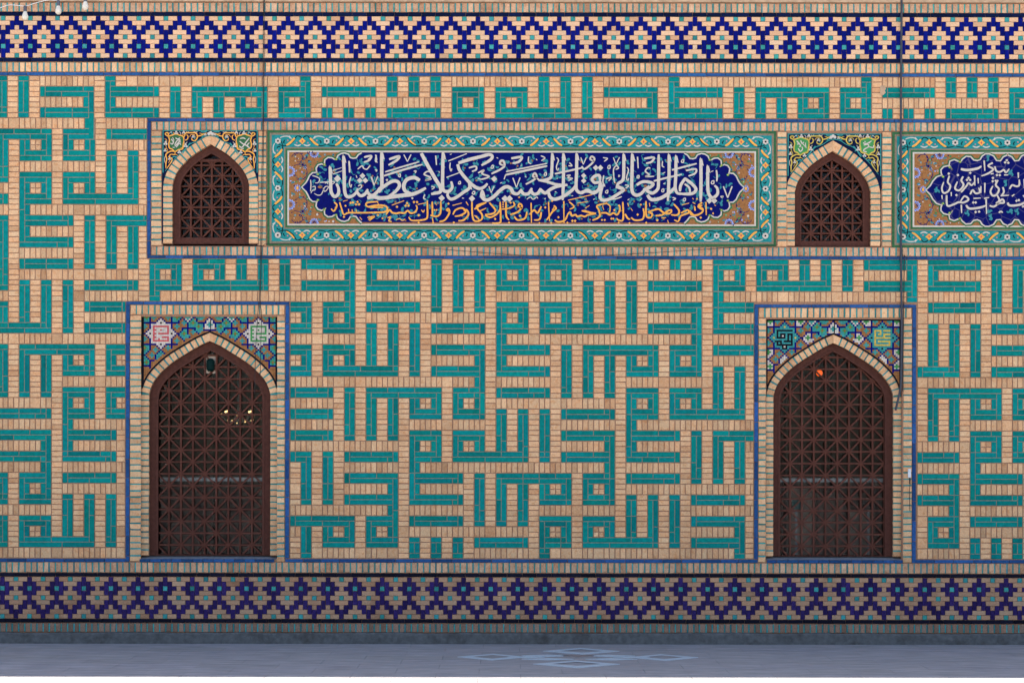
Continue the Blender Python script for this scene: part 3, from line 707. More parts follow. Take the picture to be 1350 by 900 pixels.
K_BLK = hcells([(-4, -4, 4), (-3, -4, -4), (-2, -4, -4), (-2, -2, 0), (-2, 2, 4), (-1, -4, -4), (-1, -2, -2), (-1, 0, 0), (-1, 2, 2), (-1, 4, 4), (0, -4, 0), (0, 2, 2), (0, 4, 4), (1, 2, 2), (1, 4, 4), (2, -5, -2), (2, 0, 4), (3, -4, -4), (3, -2, -2), (3, 4, 4), (4, -4, 4), (5, -1, -1), (5, 1, 1), (6, -1, 1)])
K_YEL = hcells([(-4, -4, -1), (-4, 1, 4), (-3, -4, -4), (-3, -1, -1), (-2, -4, -4), (-2, -2, -1), (-2, 1, 4), (-1, -4, -4), (-1, 1, 1), (0, -4, 4), (1, -4, -4), (2, -4, -4), (2, -2, 4), (3, -4, -4), (3, 4, 4), (4, -4, 4)])
KEYS = ['ochre', 'turq', 'white', 'navy', 'red', 'cgreen', 'black', 'yellow']
def spandrel(lbl, cx, x0, x1, y0, o_, sx, sy, starcol, glyphL, gl, glyphR, gr, alt):
    cs = 2.365; grid = {}
    tz = lambda i, j: (352+26.6*i, 395+26.6*j)
    for i in range(-9, 28):
        for j in range(-9, 28):
            X, Y = tz(i, j); c = 'ochre'
            for p in TP:
                if inpoly(X, Y, p): c = alt
            if inpoly(X, Y, TBOW): c = 'turq'
            for p in WP:
                if inpoly(X, Y, p): c = 'white'
            grid[i, j] = c
    def spot(lst, f):
        for X, Y in lst:
            i, j = round((X-352)/26.6), round((Y-395)/26.6)
            for a, b in ((0, 0), (-1, 0), (1, 0), (0, -1), (0, 1)):
                if (i+a, j+b) in grid: grid[i+a, j+b] = f(grid[i, j])
    spot(OS, lambda c: 'ochre' if c == 'turq' else 'cgreen'); spot(TS, lambda c: 'turq')
    for pl in NL:
        for (ax, ay), (bx, by) in zip(pl, pl[1:]):
            n = max(1, round(max(abs(ax-bx), abs(ay-by))/26.6))
            for k in range(n+1):
                i, j = round((ax+(bx-ax)*k/n-352)/26.6), round((ay+(by-ay)*k/n-395)/26.6)
                if (i, j) in grid: grid[i, j] = 'navy'
    for i in range(-9, 10):
        for j in range(-9, 10):
            a, b = abs(i), abs(j)
            ins = (a < 6 and b < 6) or a+b < 9
            edge = not ins and ((max(a, b) == 6 and min(a, b) >= 3 and min(a, b) <= 6) or a+b == 9)
            if ins: grid[i, j] = starcol
            elif edge: grid[i, j] = 'navy'
    bd = MB(); hw = (x1-x0)/2
    oo = [(x, y) for x, y in o_ if x <= hw]
    lim = [(cx-x, y+.6) for x, y in oo[::-1]]+[(cx+x, y+.6) for x, y in oo[1:]]
    yb = max(oo[-1][1], oo[-1][1])
    bd.add(poly([(x0, y0), (x1, y0), (x1, yb+8), (lim[-1][0], yb)]+lim[::-1][1:-1]+[(lim[0][0], yb), (x0, yb+8)], -.16, -.026))
    sp = tag(empty('spandrel_panel', parent=B), lbl)
    bd.build('panel_bed', M['black'], sp)
    mb = MB()
    for side in (0, 1):
        g2 = dict(grid); gly, gc = (glyphL, gl) if side == 0 else (glyphR, gr)
        for (i, j) in gly: g2[(i if side == 0 else -i), j] = gc
        dots = 'black' if gc != 'black' else 'yellow'
        for a in ((0, -6), (6, 0), (-6, 0), (0, 6)):
            if not (gc == 'black' and a == (0, 6)): g2[a] = dots
        if gc == 'black': g2[0, 5] = 'white'; g2[-1, -1] = 'white'
        for (i, j), c in g2.items():
            x = sx+i*cs; y = sy+j*cs
            if side: x = 2*cx-x
            if side and i == 27: continue
            if x < x0+1.8 or x > x1-1.8 or y < y0+1.8: continue
            if y > yarch(o_, cx, x)-.6: continue
            mb.add(poly(rect(x-cs/2+.06, y-cs/2+.06, x+cs/2-.06, y+cs/2-.06), -.026, -.0245+random.uniform(-.0002, .0002)), KEYS.index(c), ttint(.08))
    eb = MB(); stroke(eb, [(cx-x, y-.7) for x, y in oo[::-1]]+[(cx+x, y-.7) for x, y in oo[1:]], 2.3, -.0238, 0, (1, 1), sm=False); eb.build('edge_line', M['black'], sp)
    mb.build('mosaic_pixels', [M[k] for k in KEYS], sp, kind='stuff')
spandrel('mosaic spandrel with red and green square Kufic stars', 275.7, 186.4, 365, 416.2, oBL, 211.3, 440.1, 'white', K_ALI, 'red', K_ALI, 'cgreen', 'turq')
spandrel('mosaic spandrel with black and yellow square Kufic stars', 1099.1, 1010.4, 1188.6, 419.4, oBR, 1034.6, 444.4, 'turq', K_BLK, 'black', K_YEL, 'yellow', 'white')

# ------------------------------------------------------------------ spandrels of the small windows: arabesque faience
def spandrel_small(lbl, cx, x0, x1, y0, o_, gm, gold, scriptL, scriptR):
    sp = tag(empty('spandrel_panel', parent=B), lbl); hw = (x1-x0)/2
    oo = [(x, y) for x, y in o_ if x <= hw]; yb = oo[-1][1]
    lim = [(cx-x, y+.5) for x, y in oo[::-1]]+[(cx+x, y+.5) for x, y in oo[1:]]
    bd = MB(); bd.add(poly([(x0, y0), (x1, y0), (x1, yb)]+lim[::-1][1:-1]+[(x0, yb)], -.1, .006)); bd.build('panel_bed', M['dark'], sp)
    mb = MB(); D = .0072; mats = ['gold', 'green', 'white', 'turq', 'pnavy']; IDX = {k: i for i, k in enumerate(mats)}
    for sg in (1, -1):
        def T(p): return [((x0+(x-70)/9.643) if sg == 1 else (x1-(x-70)/9.643), y0+(y-100)/9.643) for x, y in p]
        def st(p, w_, k, dd=0, tp=(.5, .4)): stroke(mb, T(p), w_*(.78 if k == 'gold' else 1)/9.643, D+dd, IDX[k], tp, 4)
        # turquoise edge lines and leaves
        st([(82, 105), (82, 640)], 12, 'turq', 0, (1, 1)); st([(75, 108), (690, 108)], 10, 'turq', 0, (1, 1))
        st([(690, 170), (600, 190), (520, 240), (440, 270), (390, 310), (300, 400), (200, 500), (110, 620)], 9, 'turq', 0, (1, .6))
        for p in ([(180, 120), (200, 150), (190, 170)], [(330, 400), (370, 340), (390, 310)], [(430, 260), (400, 300), (410, 330)], [(560, 120), (600, 125), (640, 115)], [(110, 230), (125, 260), (115, 300)], [(180, 470), (215, 440), (260, 440)], [(640, 160), (600, 170), (570, 190)], [(470, 170), (490, 190), (480, 215)]): st(p, 14, 'turq', .0002)
        for p in ([(100, 210), (130, 230), (120, 300), (135, 340)], [(100, 330), (140, 350), (130, 390)], [(360, 120), (330, 150), (350, 165)], [(210, 125), (230, 150), (280, 140)], [(300, 330), (340, 320), (360, 270)], [(420, 190), (440, 160), (480, 160), (490, 195)], [(545, 140), (580, 150), (560, 175)], [(150, 430), (170, 480), (150, 520)], [(215, 420), (250, 410), (270, 430)]): st(p, 9, 'gold', .0012)
        for p in ([(160, 150), (175, 130), (200, 125)], [(290, 120), (310, 145), (300, 160)], [(390, 250), (370, 270), (345, 265)], [(110, 430), (100, 470), (110, 520)], [(520, 120), (500, 128), (470, 120)], [(410, 120), (390, 130), (375, 120)]): st(p, 7, 'white', .001)
        # cartouche
        car = [(150, 180), (200, 165), (245, 150), (290, 165), (335, 180), (350, 230), (340, 280), (330, 340), (280, 350), (235, 375), (200, 345), (165, 330), (155, 280), (165, 230)]
        flat(mb, smooth(T(car), 4, True), D+.0014, IDX['green'])
        st(car+[car[0]], 20, 'gold', .0028, (1, 1))
        st([(150, 180), (115, 160), (115, 140), (145, 135), (150, 165)], 18, 'gold', .003, (1, 1))
        st([(335, 190), (355, 180), (370, 140), (430, 135), (500, 140), (520, 190), (490, 235), (450, 225), (450, 200)], 20, 'gold', .003)
        st([(350, 230), (390, 220), (400, 180), (380, 160)], 16, 'gold', .003)
        st([(510, 180), (560, 170), (600, 150), (640, 140)], 18, 'gold', .003)
        st([(235, 375), (180, 370), (120, 410), (130, 470), (120, 520), (120, 590)], 20, 'gold', .003)
        st([(235, 380), (230, 410), (180, 410), (165, 440), (195, 460), (190, 500), (130, 590)], 16, 'gold', .003)
        st([(395, 190), (365, 210), (355, 240)], 10, 'pnavy', .004)
        for x, y, r in ((250, 135, 20), (345, 130, 17), (115, 270, 22), (110, 360, 17), (370, 300, 22), (290, 380, 20), (465, 185, 16), (165, 465, 16), (620, 158, 14)):
            for a in range(3): flat(mb, circ(*T([(x+r*.7*math.cos(a*2.1-1.57), y+r*.7*math.sin(a*2.1-1.57))])[0], r*.6/9.643, 7), D+.004, IDX['white'])
        for p in (scriptL if sg == 1 else scriptR):
            # script always reads from the right: unmirror it
            q = p if sg == 1 else [(490-x, y) for x, y in p]
            st(q, 15, 'white', .0045, (.7, .6))
    for a in (-.9, 0, .9): flat(mb, circ(cx+a*2.6, y0+3.4+abs(a)*1.6, 2.1, 8), D+.004, IDX['white'])
    mb.build('arabesque', [gold, gm, M['white'], M['turq'], M['pnavy']], sp)
s1 = [[(185, 215), (215, 250), (200, 280), (175, 265)], [(205, 195), (225, 235)], [(230, 290), (260, 240), (300, 225), (280, 260), (230, 310)], [(300, 200), (270, 215), (240, 200)], [(250, 320), (290, 270), (310, 290)], [(205, 320), (230, 325)], [(295, 245), (310, 260)]]
s2 = [[(180, 300), (215, 320), (270, 250), (310, 200)], [(185, 240), (220, 270), (260, 290), (300, 310)], [(310, 260), (280, 300), (320, 330)], [(190, 210), (230, 200), (260, 215)], [(200, 345), (240, 330)]]
s3 = [[(190, 195), (215, 230), (195, 240)], [(215, 220), (240, 260), (220, 270)], [(240, 190), (260, 230), (280, 210)], [(265, 230), (300, 270)], [(210, 290), (235, 330), (265, 300), (255, 270)], [(300, 220), (310, 290)]]
s4 = [[(180, 220), (230, 230), (290, 195)], [(190, 250), (240, 240), (250, 270), (200, 300), (190, 325), (230, 335)], [(260, 270), (310, 280), (315, 250)], [(250, 215), (270, 225)], [(200, 200), (215, 210)]]
spandrel_small('arabesque spandrel with two dark green script cartouches', 277.2, 213.2, 339.8, 170.6+1.8, oSL, M['green'], M['orange'], s1, s2)
spandrel_small('arabesque spandrel with two bright green script cartouches', 1097.4, 1037, 1161.6, 175.6, oSR, M['cgreen'], M['yellow'], s3, s4)

# ------------------------------------------------------------------ inscription panels
Z = 8.4125
def zone(ox, oy, pts, sc_=Z): return [(ox+x/sc_, oy+y/sc_) for x, y in pts]
def medallion_left():   # upper half of the cusped end, from the tip to the straight edge (zoom units of 345,165)
    return [(448, 690), (495, 645), (515, 610), (535, 565), (565, 538), (600, 535), (628, 556), (612, 515), (608, 480), (628, 450), (662, 440), (690, 453), (714, 464), (700, 425), (704, 392), (735, 368), (775, 372), (800, 388), (828, 394), (848, 345), (880, 325), (915, 318), (955, 332), (975, 368), (1010, 378), (1048, 372), (1075, 335), (1105, 302)]
def motif(mb, T, k, IDX, D):
    """one period of the border scroll, u along the border, v across (down = inwards), centred on the amber flower"""
    def st(p, w_, c, dd=0, tp=(.5, .4)): stroke(mb, [T(*q) for q in p], w_, D+dd, IDX[c], tp, 4)
    for s in (-1, 1):
        st([(s*32, 4), (s*26, 6), (s*19, 5.5), (s*12, .5), (s*7, -6.5), (s*2, -5), (0, -3)], 1.2, 'black', .0003)
        st([(s*6, -6.8), (s*2.5, -6.2), (0, -2.5)], .8, 'black', .0003)
        st([(s*21, 5.6), (s*16, 2.5), (s*10, -4)], 2.7, 'orange', .0012, (.3, .8))
        st([(s*10.5, 4.6), (s*6, 6.2), (s*1.5, 4.4)], 1.7, 'white', .0006)
        st([(s*15.5, -3), (s*18, -6), (s*24, -6.2), (s*29, -4.4)], 1.3, 'white', .0006, (.3, .6))
        st([(s*17, -7), (s*15, -4.2), (s*13.5, -2.8)], 1.0, 'white', .0006)
        st([(s*22.5, -1.5), (s*24.5, 1.5), (s*23.2, 2.8)], 1.3, 'black', .0006)
        flat(mb, circ(*T(s*7.3, 2.3), 1.1, 6), D+.001, IDX['pink']); flat(mb, circ(*T(s*19, -.8), 1.1, 6), D+.001, IDX['pink'])
    flat(mb, [T(4.6*math.cos(a*math.pi/4)*(1 if a % 2 == 0 else .62), 4.6*math.sin(a*math.pi/4)*(1 if a % 2 == 0 else .62)) for a in range(8)], D+.0022, IDX['orange'])
    flat(mb, circ(*T(0, .3), 1.1, 6, 1.7), D+.0035, IDX['red'])
    flower(mb, T, 31.8, 0, IDX, D)
def flower(mb, T, u, v, IDX, D):
    for a in range(6): flat(mb, circ(*T(u+2.6*math.cos(a*1.047+.5), v+2.6*math.sin(a*1.047+.5)), 1.5, 7), D+.0022, IDX['white'])
    flat(mb, circ(*T(u, v), 1.3, 7), D+.0035, IDX['black'])
BK = ['black', 'orange', 'white', 'pink', 'red']
def panel(lbl, x0, y0, x1, y1, navymat):
    p = tag(empty('inscription_panel', parent=B), lbl)
    def slab(nm, i, m, d):
        b = MB(); b.add(poly(rect(x0+i, y0+i, x1-i, y1-i), 0, d)); return b.build(nm, M[m], p)
    slab('green_border', 0, 'green', .010); slab('olive_border', 3.1, 'olive', .0112); slab('scroll_border', 5.8, 'ptq', .0124)
    slab('olive_border', 22.2, 'olive', .0168); slab('green_border', 24, 'green', .018); slab('white_border', 26.6, 'white', .0192); slab('corner_field', 28.8, 'ochre', .0204)
    IDX = {k: i for i, k in enumerate(BK)}; mb = MB(); D = .0128; mid = 14
    w_, h_ = x1-x0, y1-y0
    def run(L, Tf):
        n = max(1, round((L-2*mid)/63.6)); per = (L-2*mid)/n
        for k in range(n):
            c = mid+per*(k+.5)
            motif(mb, lambda u, v, c=c: Tf(c+u*per/63.6, v), k, IDX, D)
    xe = min(x1, 1460)
    run(w_, lambda u, v: (x0+u, y0+mid+v)); run(w_, lambda u, v: (x0+u, y1-mid-v))
    run(h_, lambda u, v: (x0+mid+v, y0+u)); run(h_, lambda u, v: (x1-mid-v, y0+u))
    for cx_, cy_ in ((x0+mid, y0+mid), (x0+mid, y1-mid)): flower(mb, lambda u, v: (cx_+u, cy_+v), 0, 0, IDX, D+.001)
    mb.build('scroll_ornament', [M[k] for k in BK], p)
    return p
def med_shape(half, xc, yc):
    """mirror the quarter outline of the cusped end into a full medallion about (xc, yc)"""
    up = half; dn = [(x, 2*yc-y) for x, y in half[::-1]]
    left = dn[:-1]+up          # bottom-left ... tip ... top-left
    right = [(2*xc-x, y) for x, y in left[::-1]]
    return left+right
def grow(pts, k, xc, yc):
    n = len(pts); out = []
    sg = 1 if area2(pts) > 0 else -1
    for i in range(n):
        a, b = pts[i-1], pts[(i+1) % n]; dx, dy = b[0]-a[0], b[1]-a[1]; l = math.hypot(dx, dy) or 1
        out.append((pts[i][0]+sg*dy/l*k, pts[i][1]-sg*dx/l*k))
    return out
def medallion(p, pts, xc, yc, ylo, yhi, navy):
    from mathutils.geometry import tessellate_polygon
    q = [(x, min(max(y, ylo), yhi)) for x, y in pts]
    tri = tessellate_polygon([[Vector((x, y, 0)) for x, y in q]])
    b = MB(); v = [W(x, y, .0222) for x, y in q]; f = []
    for t in tri:
        A_ = area2([q[k] for k in t]); f.append(list(t) if A_ < 0 else list(t)[::-1])
    b.add((v, f)); b.build('medallion', M[navy], p)
    for nm, wd, m, d in (('medallion_edge', 3.6, 'green', .0214), ('medallion_rim', 1.8, 'white', .0228)):
        g_ = grow(q, .9 if nm == 'medallion_rim' else 2.0, xc, yc)
        g_ = [(x, min(max(y, ylo+.5), yhi-.5)) for x, y in g_]
        hn = len(g_)//2
        for part_ in (g_[:hn], g_[hn:]):
            b = MB(); stroke(b, part_, wd, d, 0, (1, 1), sm=False); b.build(nm, M[m], p)
def corner_florals(p, xa, ya, sx_, sy_, lim, name='corner_arabesque'):
    """spiral stems, leaves and flowers on the ochre corners, built away from the corner (xa, ya)"""
    KK = ['pnavy', 'pleaf', 'white', 'pblue', 'orange', 'cgreen']; I = {k: i for i, k in enumerate(KK)}; mb = MB(); D = .0208
    T = lambda q: [(xa+sx_*x, ya+sy_*y) for x, y in q]
    def ok(x, y): return not inpoly(xa+sx_*x, ya+sy_*y, lim)
    def sp(cx, cy, r, a0, a1):
        st_ = [(cx+r*(1-.55*k/14)*math.cos(a0+(a1-a0)*k/14), cy+r*(1-.55*k/14)*math.sin(a0+(a1-a0)*k/14)) for k in range(15)]
        stroke(mb, T(st_), .75, D, I['pnavy'], (1, .5), 2)
        for k in range(2, 14, 2):
            x, y = st_[k]; a = random.uniform(0, 6.3)
            if ok(x, y): stroke(mb, T([(x, y), (x+1.5*math.cos(a), y+1.5*math.sin(a)), (x+2.6*math.cos(a+.6), y+2.6*math.sin(a+.6))]), 1.1, D+.0003, I['pnavy'], (.6, .3), 3)
    sp(14, 28, 13, -2.2, 2.4); sp(12, 8, 9, 3.4, 7.8); sp(30, 6, 8, 2.8, 6.6)
    def fl(x, y, r, n, c, c2):
        if not ok(x, y): return
        for k in range(n):
            a = k*6.283/n; P_ = lambda rr, b_: (x+rr*math.cos(a+b_), y+rr*math.sin(a+b_))
            if P_(r, 0)[0] < .3 or P_(r, 0)[1] < .3: continue
            flat(mb, T([P_(r*.4, 0), P_(r*.75, -.26), P_(r, 0), P_(r*.75, .26)]), D+.0013, I[c])
            if r > 4: flat(mb, T([P_(r*.62, -.1), P_(r*.8, 0), P_(r*.62, .1), P_(r*.5, 0)]), D+.0027, I['pnavy'])
        if x > r*.45 and y > r*.45: flat(mb, circ(*T([(x, y)])[0], r*.36, 8), D+.0042, I[c2])
    fl(33, 1, 6.5, 12, 'pblue', 'pnavy'); fl(1, 25, 7.5, 12, 'pblue', 'orange'); fl(18, 16, 4.5, 6, 'pleaf', 'pnavy'); fl(21, 20, 2.6, 5, 'pblue', 'pleaf'); fl(11, 47.5, 4.4, 8, 'pblue', 'orange')
    for x, y in ((8, 11), (20, 8), (37, 12), (28, 16), (47, 3), (20, 26), (30, 22), (14, 38), (24, 33), (58, 3)):
        if ok(x, y): flat(mb, circ(*T([(x, y)])[0], random.choice((1.0, 1.3, 1.6)), 7), D+.0013, I[random.choice(('white', 'pleaf', 'pleaf', 'cgreen'))]); flat(mb, circ(*T([(x, y)])[0], .6, 6), D+.0027, I[random.choice(('white', 'pnavy'))])
    rr_ = random.Random(int(xa+ya)); lg = grow(lim, 1.2, sum(p_[0] for p_ in lim)/len(lim), sum(p_[1] for p_ in lim)/len(lim))
    for _ in range(80):
        x, y = rr_.uniform(2, 78), rr_.uniform(2, 45)
        if inpoly(xa+sx_*x, ya+sy_*y, lg) or inpoly(xa+sx_*(x+2.5), ya+sy_*(y+2), lg): continue
        a = rr_.uniform(0, 6.28); l = rr_.uniform(1.2, 2.6); c_ = rr_.choice(('pnavy', 'pnavy', 'pnavy', 'pleaf', 'pleaf', 'cgreen', 'white', 'pblue'))
        q_ = [(x, y), (x+l*.6*math.cos(a), y+l*.6*math.sin(a)), (x+l*math.cos(a+.7), y+l*math.sin(a+.7))]
        if min(p_[0] for p_ in q_) > .8 and min(p_[1] for p_ in q_) > .8: stroke(mb, T(q_), rr_.uniform(.8, 1.5), D+.0005, I[c_], (.5, .2), 3)
    for x, y in ((15, 35), (27, 13), (40, 6), (23, 4), (5, 40)):
        if ok(x, y): stroke(mb, T([(x-2, y+1), (x, y-1.2), (x+2.2, y)]), 1.8, D+.0016, I['pleaf'], (.3, .2), 4)
    mb.build(name, [M[k] for k in KK], p, kind='stuff')
def cusp_buds(p, pts_list):
    mb = MB()
    for x, y in pts_list:
        flat(mb, circ(x, y, 2.0, 8, 1.6), .0262, 0); flat(mb, circ(x, y, 1.0, 6), .0276, 1)
    mb.build('cusp_buds', [M['cgreen'], M['yellow']], p)

# --- long panel between the windows
P1 = panel('long cobalt inscription panel with white script over amber script', 352, 172.8, 1022.4, 324.6, 'pnavy')
half = zone(345, 165, medallion_left()); yc, xc = 247.6, 688.8
half = [(x, y+.6) for x, y in half]
lim1 = med_shape(half, xc, yc)
medallion(P1, lim1, xc, yc, 201.8, 296, 'pnavy')
for sx_, xa in ((1, 381), (-1, 993.4)):
    for sy_, ya in ((1, 202), (-1, 295.6)): corner_florals(P1, xa, ya, sx_, sy_, grow(lim1, 2.8, xc, yc))
bl_ = zone(345, 165.6, [(622, 548), (692, 442), (823, 382)])
cusp_buds(P1, [(x if not mx else 2*xc-x, y if not my else 2*yc-y) for x, y in bl_ for mx in (0, 1) for my in (0, 1)])
# background leaves
rnd = random.Random(5); lf = MB(); LIMG = grow(lim1, -4.2, xc, yc)
n = 0
while n < 520:
    x, y = rnd.uniform(402, 976), rnd.uniform(208, 290)
    if not inpoly(x, y, LIMG): continue
    n += 1; a = rnd.uniform(0, 6.28); l = rnd.uniform(3.2, 6.0); cu = rnd.choice((-1, 1))*rnd.uniform(.5, 1.1)
    q = [(x, y), (x+l*.6*math.cos(a), y+l*.6*math.sin(a)), (x+l*.6*math.cos(a)+l*.7*math.cos(a+cu), y+l*.6*math.sin(a)+l*.7*math.sin(a+cu))]
    stroke(lf, q, rnd.uniform(1.9, 3.4), .0242, 0, (.3, .1), 4)
    if rnd.random() < .45: stroke(lf, [(x, y), (x-3*math.cos(a), y-3*math.sin(a)), (x-5*math.cos(a-cu), y-5*math.sin(a-cu))], .7, .0242, 0, (1, .6), 3)
    if rnd.random() < .10: flat(lf, circ(x+2, y+2, 1.3, 7), .0256, 1)
lf.build('leaf_scrolls', [M['pleaf'], M['ochre']], P1, kind='stuff')
# white script: width; points, in tracing units of each traced stretch
R1, R2, R3, R4, R5, R6 = (345, 165), (485, 190), (625, 190), (765, 190), (865, 190), (345, 220)
WS = {R1: """38:755,465 762,640 768,740 805,795 848,765 850,705 825,650|12:785,508 885,475|15:785,547 888,512|38:905,345 912,560 918,730 945,795 1000,790 1050,745 1064,705|34:1052,740 1090,785 1140,770 1176,712|34:1165,735 1205,780 1265,760 1310,690|20:965,400 972,470 972,530|14:988,575 970,640 985,690 996,660|14:1068,680 1095,665 1105,690 1072,715|24:1133,360 1212,345 1188,392 1130,415|14:1270,335 1258,395 1282,418|14:1062,492 1110,455 1128,482 1165,492 1198,448|17:1215,575 1245,665|17:1285,570 1245,665|12:560,565 600,575 640,600 625,640 590,645|12:540,610 545,670 540,740|11:560,690 590,685 590,720 560,730 545,760|10:700,650 720,640 735,660|11:680,700 700,740 740,690 700,690 660,770 620,780 580,760|12:640,640 800,630 780,660|14:1045,560 1055,590""",
R2: """40:150,95 151,300 150,470 120,540|38:55,575 150,490 262,418 328,420 346,468 300,530 225,582|44:-10,600 60,588 140,602 260,588 370,572 480,560 560,532 640,488|42:572,405 510,374 430,396 394,460 412,522 480,552|18:188,312 375,255 562,200|23:175,355 380,290 602,228|28:232,172 342,138 318,182 225,236|18:395,120 435,198|18:475,118 435,198|42:588,105 660,240 740,380 800,478 800,530 745,546 698,556|38:830,95 826,300 826,478 846,522 900,522 932,480 920,415|22:748,130 757,235|38:1000,212 1150,165 1346,118|38:992,225 1012,290 1080,380 1150,450 1220,492 1280,480 1322,438|36:1122,430 1120,490 1050,540 970,596 912,610 880,570 892,535|18:888,190 1092,108|18:868,372 1012,318|20:1115,266 1190,248 1196,285 1150,305|19:1218,322 1282,290 1262,330 1340,360 1262,390 1215,380|18:690,310 650,308 622,340 690,372 636,405 705,388|14:910,208 905,262 918,300 928,272|17:30,365 65,462|17:102,368 65,462|13:80,120 95,175 80,205|14:700,470 735,480 705,505|14:628,560 615,600 640,612|14:505,305 530,300 520,325|13:195,400 215,395 205,415|13:780,305 795,318|13:75,290 95,290 88,310|13:905,118 925,112|13:1040,600 1062,602|20:0,175 42,140|13:335,345 355,335 355,365 338,362 335,345|13:1000,425 1020,415 1022,440 1002,442 1000,425|13:1155,535 1180,525 1178,555 1155,552 1155,535""",
R3: """34:0,165 130,122 192,128 182,172 78,238|24:188,330 290,280 332,240 322,190 292,188 284,222 330,240|40:90,515 80,580 132,622 205,590 292,508 352,474 402,492 430,542 482,550 524,500|36:512,510 546,552 602,546 637,488|36:622,508 652,552 702,546 734,490|38:728,500 782,542 845,500 905,472 965,458 1030,452|30:715,400 800,416 900,446 1032,456|34:862,105 857,280 846,368 785,396 720,402|36:985,105 986,350 978,622|36:1132,105 1131,300 1126,430 1132,508 1182,540 1252,508 1300,532 1346,520|38:820,535 842,592 902,610 1000,570 1092,500 1132,436|16:350,306 575,262 805,214|25:345,342 575,292 806,242|18:345,342 328,392|22:890,330 1045,296 1205,260|28:408,160 522,145 492,196 420,214|22:568,446 650,402 690,362 668,322 648,358 700,384 720,410|19:425,375 465,482|19:505,372 465,482|16:160,470 185,540|16:218,468 185,540|16:1178,150 1205,226|16:1238,150 1205,226|14:910,150 930,180 908,250 920,292 935,265|14:600,140 598,200 628,220|14:1050,205 1080,240 1040,240|15:1020,350 1060,345 1035,375 1085,380 1040,405|14:680,165 695,180|14:735,130 780,155 740,185|13:510,240 525,235|14:285,435 305,425|13:258,610 268,600|14:890,530 908,528|13:910,385 925,378|13:775,610 790,600|13:245,150 262,160|14:1075,575 1092,570|13:560,355 575,370|12:580,612 620,588 650,612 690,588 702,604|13:185,250 205,235 208,265 185,270 185,250|13:775,325 792,315 795,345 775,345 775,325""",
R4: """34:215,400 205,350 165,350 125,385 150,425 205,420 215,400|38:215,410 205,492 145,542 90,522 45,524 0,534|22:10,246 42,276 122,215 152,165 122,138 104,168 150,192|36:475,110 476,300 466,396 412,440 396,490|40:400,470 470,500 455,530|36:462,520 335,600 252,622 214,582 236,480 262,440|14:405,225 362,285 374,432|14:395,235 418,265 385,280|16:360,148 390,226|16:428,146 390,226|38:570,110 568,300 566,500 602,562 662,552 712,502 760,462|34:618,452 682,418 762,420 802,446 745,492 690,500|36:700,490 782,542 848,502 861,420 862,112|40:738,562 782,612 872,602 962,552 1020,502 1052,462|36:976,115 977,350 965,628|36:1055,130 1052,350 1046,480 1072,542 1132,548|36:1150,378 1232,440 1276,500 1232,546 1112,550|34:1160,375 1108,452 1098,524|24:1150,440 1200,480 1210,540|22:1008,286 1145,250 1284,214|22:808,408 960,370 1118,334|22:1165,292 1272,275 1266,322 1192,352|24:702,160 808,148 782,196 722,212|17:770,268 742,262 715,300 757,338 718,358 812,356|22:628,140 636,268|14:512,255 528,290 506,370 520,402 532,375|14:245,150 295,160 258,192|16:278,388 338,366 308,408|16:255,345 245,420 268,470|14:490,450 530,462 495,490|14:905,185 902,240 925,255|14:905,325 935,310|14:915,440 935,430|14:1015,590 1050,602 1020,620|14:520,620 540,605|14:655,620 675,605|13:138,615 155,605|15:415,345 430,350 415,362|14:335,612 400,602 455,580|13:300,245 322,235 322,268 300,268 300,245|13:625,350 645,348 642,375 625,372 625,350|13:275,520 298,510 296,540 276,538 275,520|13:896,505 918,495 916,525 898,524 896,505|13:1115,180 1138,170 1136,200 1116,200 1115,180|13:1135,605 1158,598 1156,625 1136,624 1135,605""",
R5: """38:488,160 490,400 487,638|36:565,240 566,480 582,560 622,592 672,552 672,492 640,455|20:660,285 668,350 664,412|13:605,412 632,404 630,436 606,434 605,412|22:738,465 786,592|22:835,465 786,592|14:600,305 628,292|16:705,580 735,575 715,592"""}
DI = {R1: [(838, 597, 40), (1115, 565, 32), (1085, 617, 32), (1147, 617, 32)], R2: [(815, 600, 36), (1150, 605, 36), (490, 602, 14)], R3: [(218, 387, 34), (338, 605, 38), (388, 605, 38), (1210, 350, 30), (1210, 407, 30)], R4: [(165, 262, 32), (217, 262, 32)], R5: [(583, 625, 34), (637, 625, 34)]}
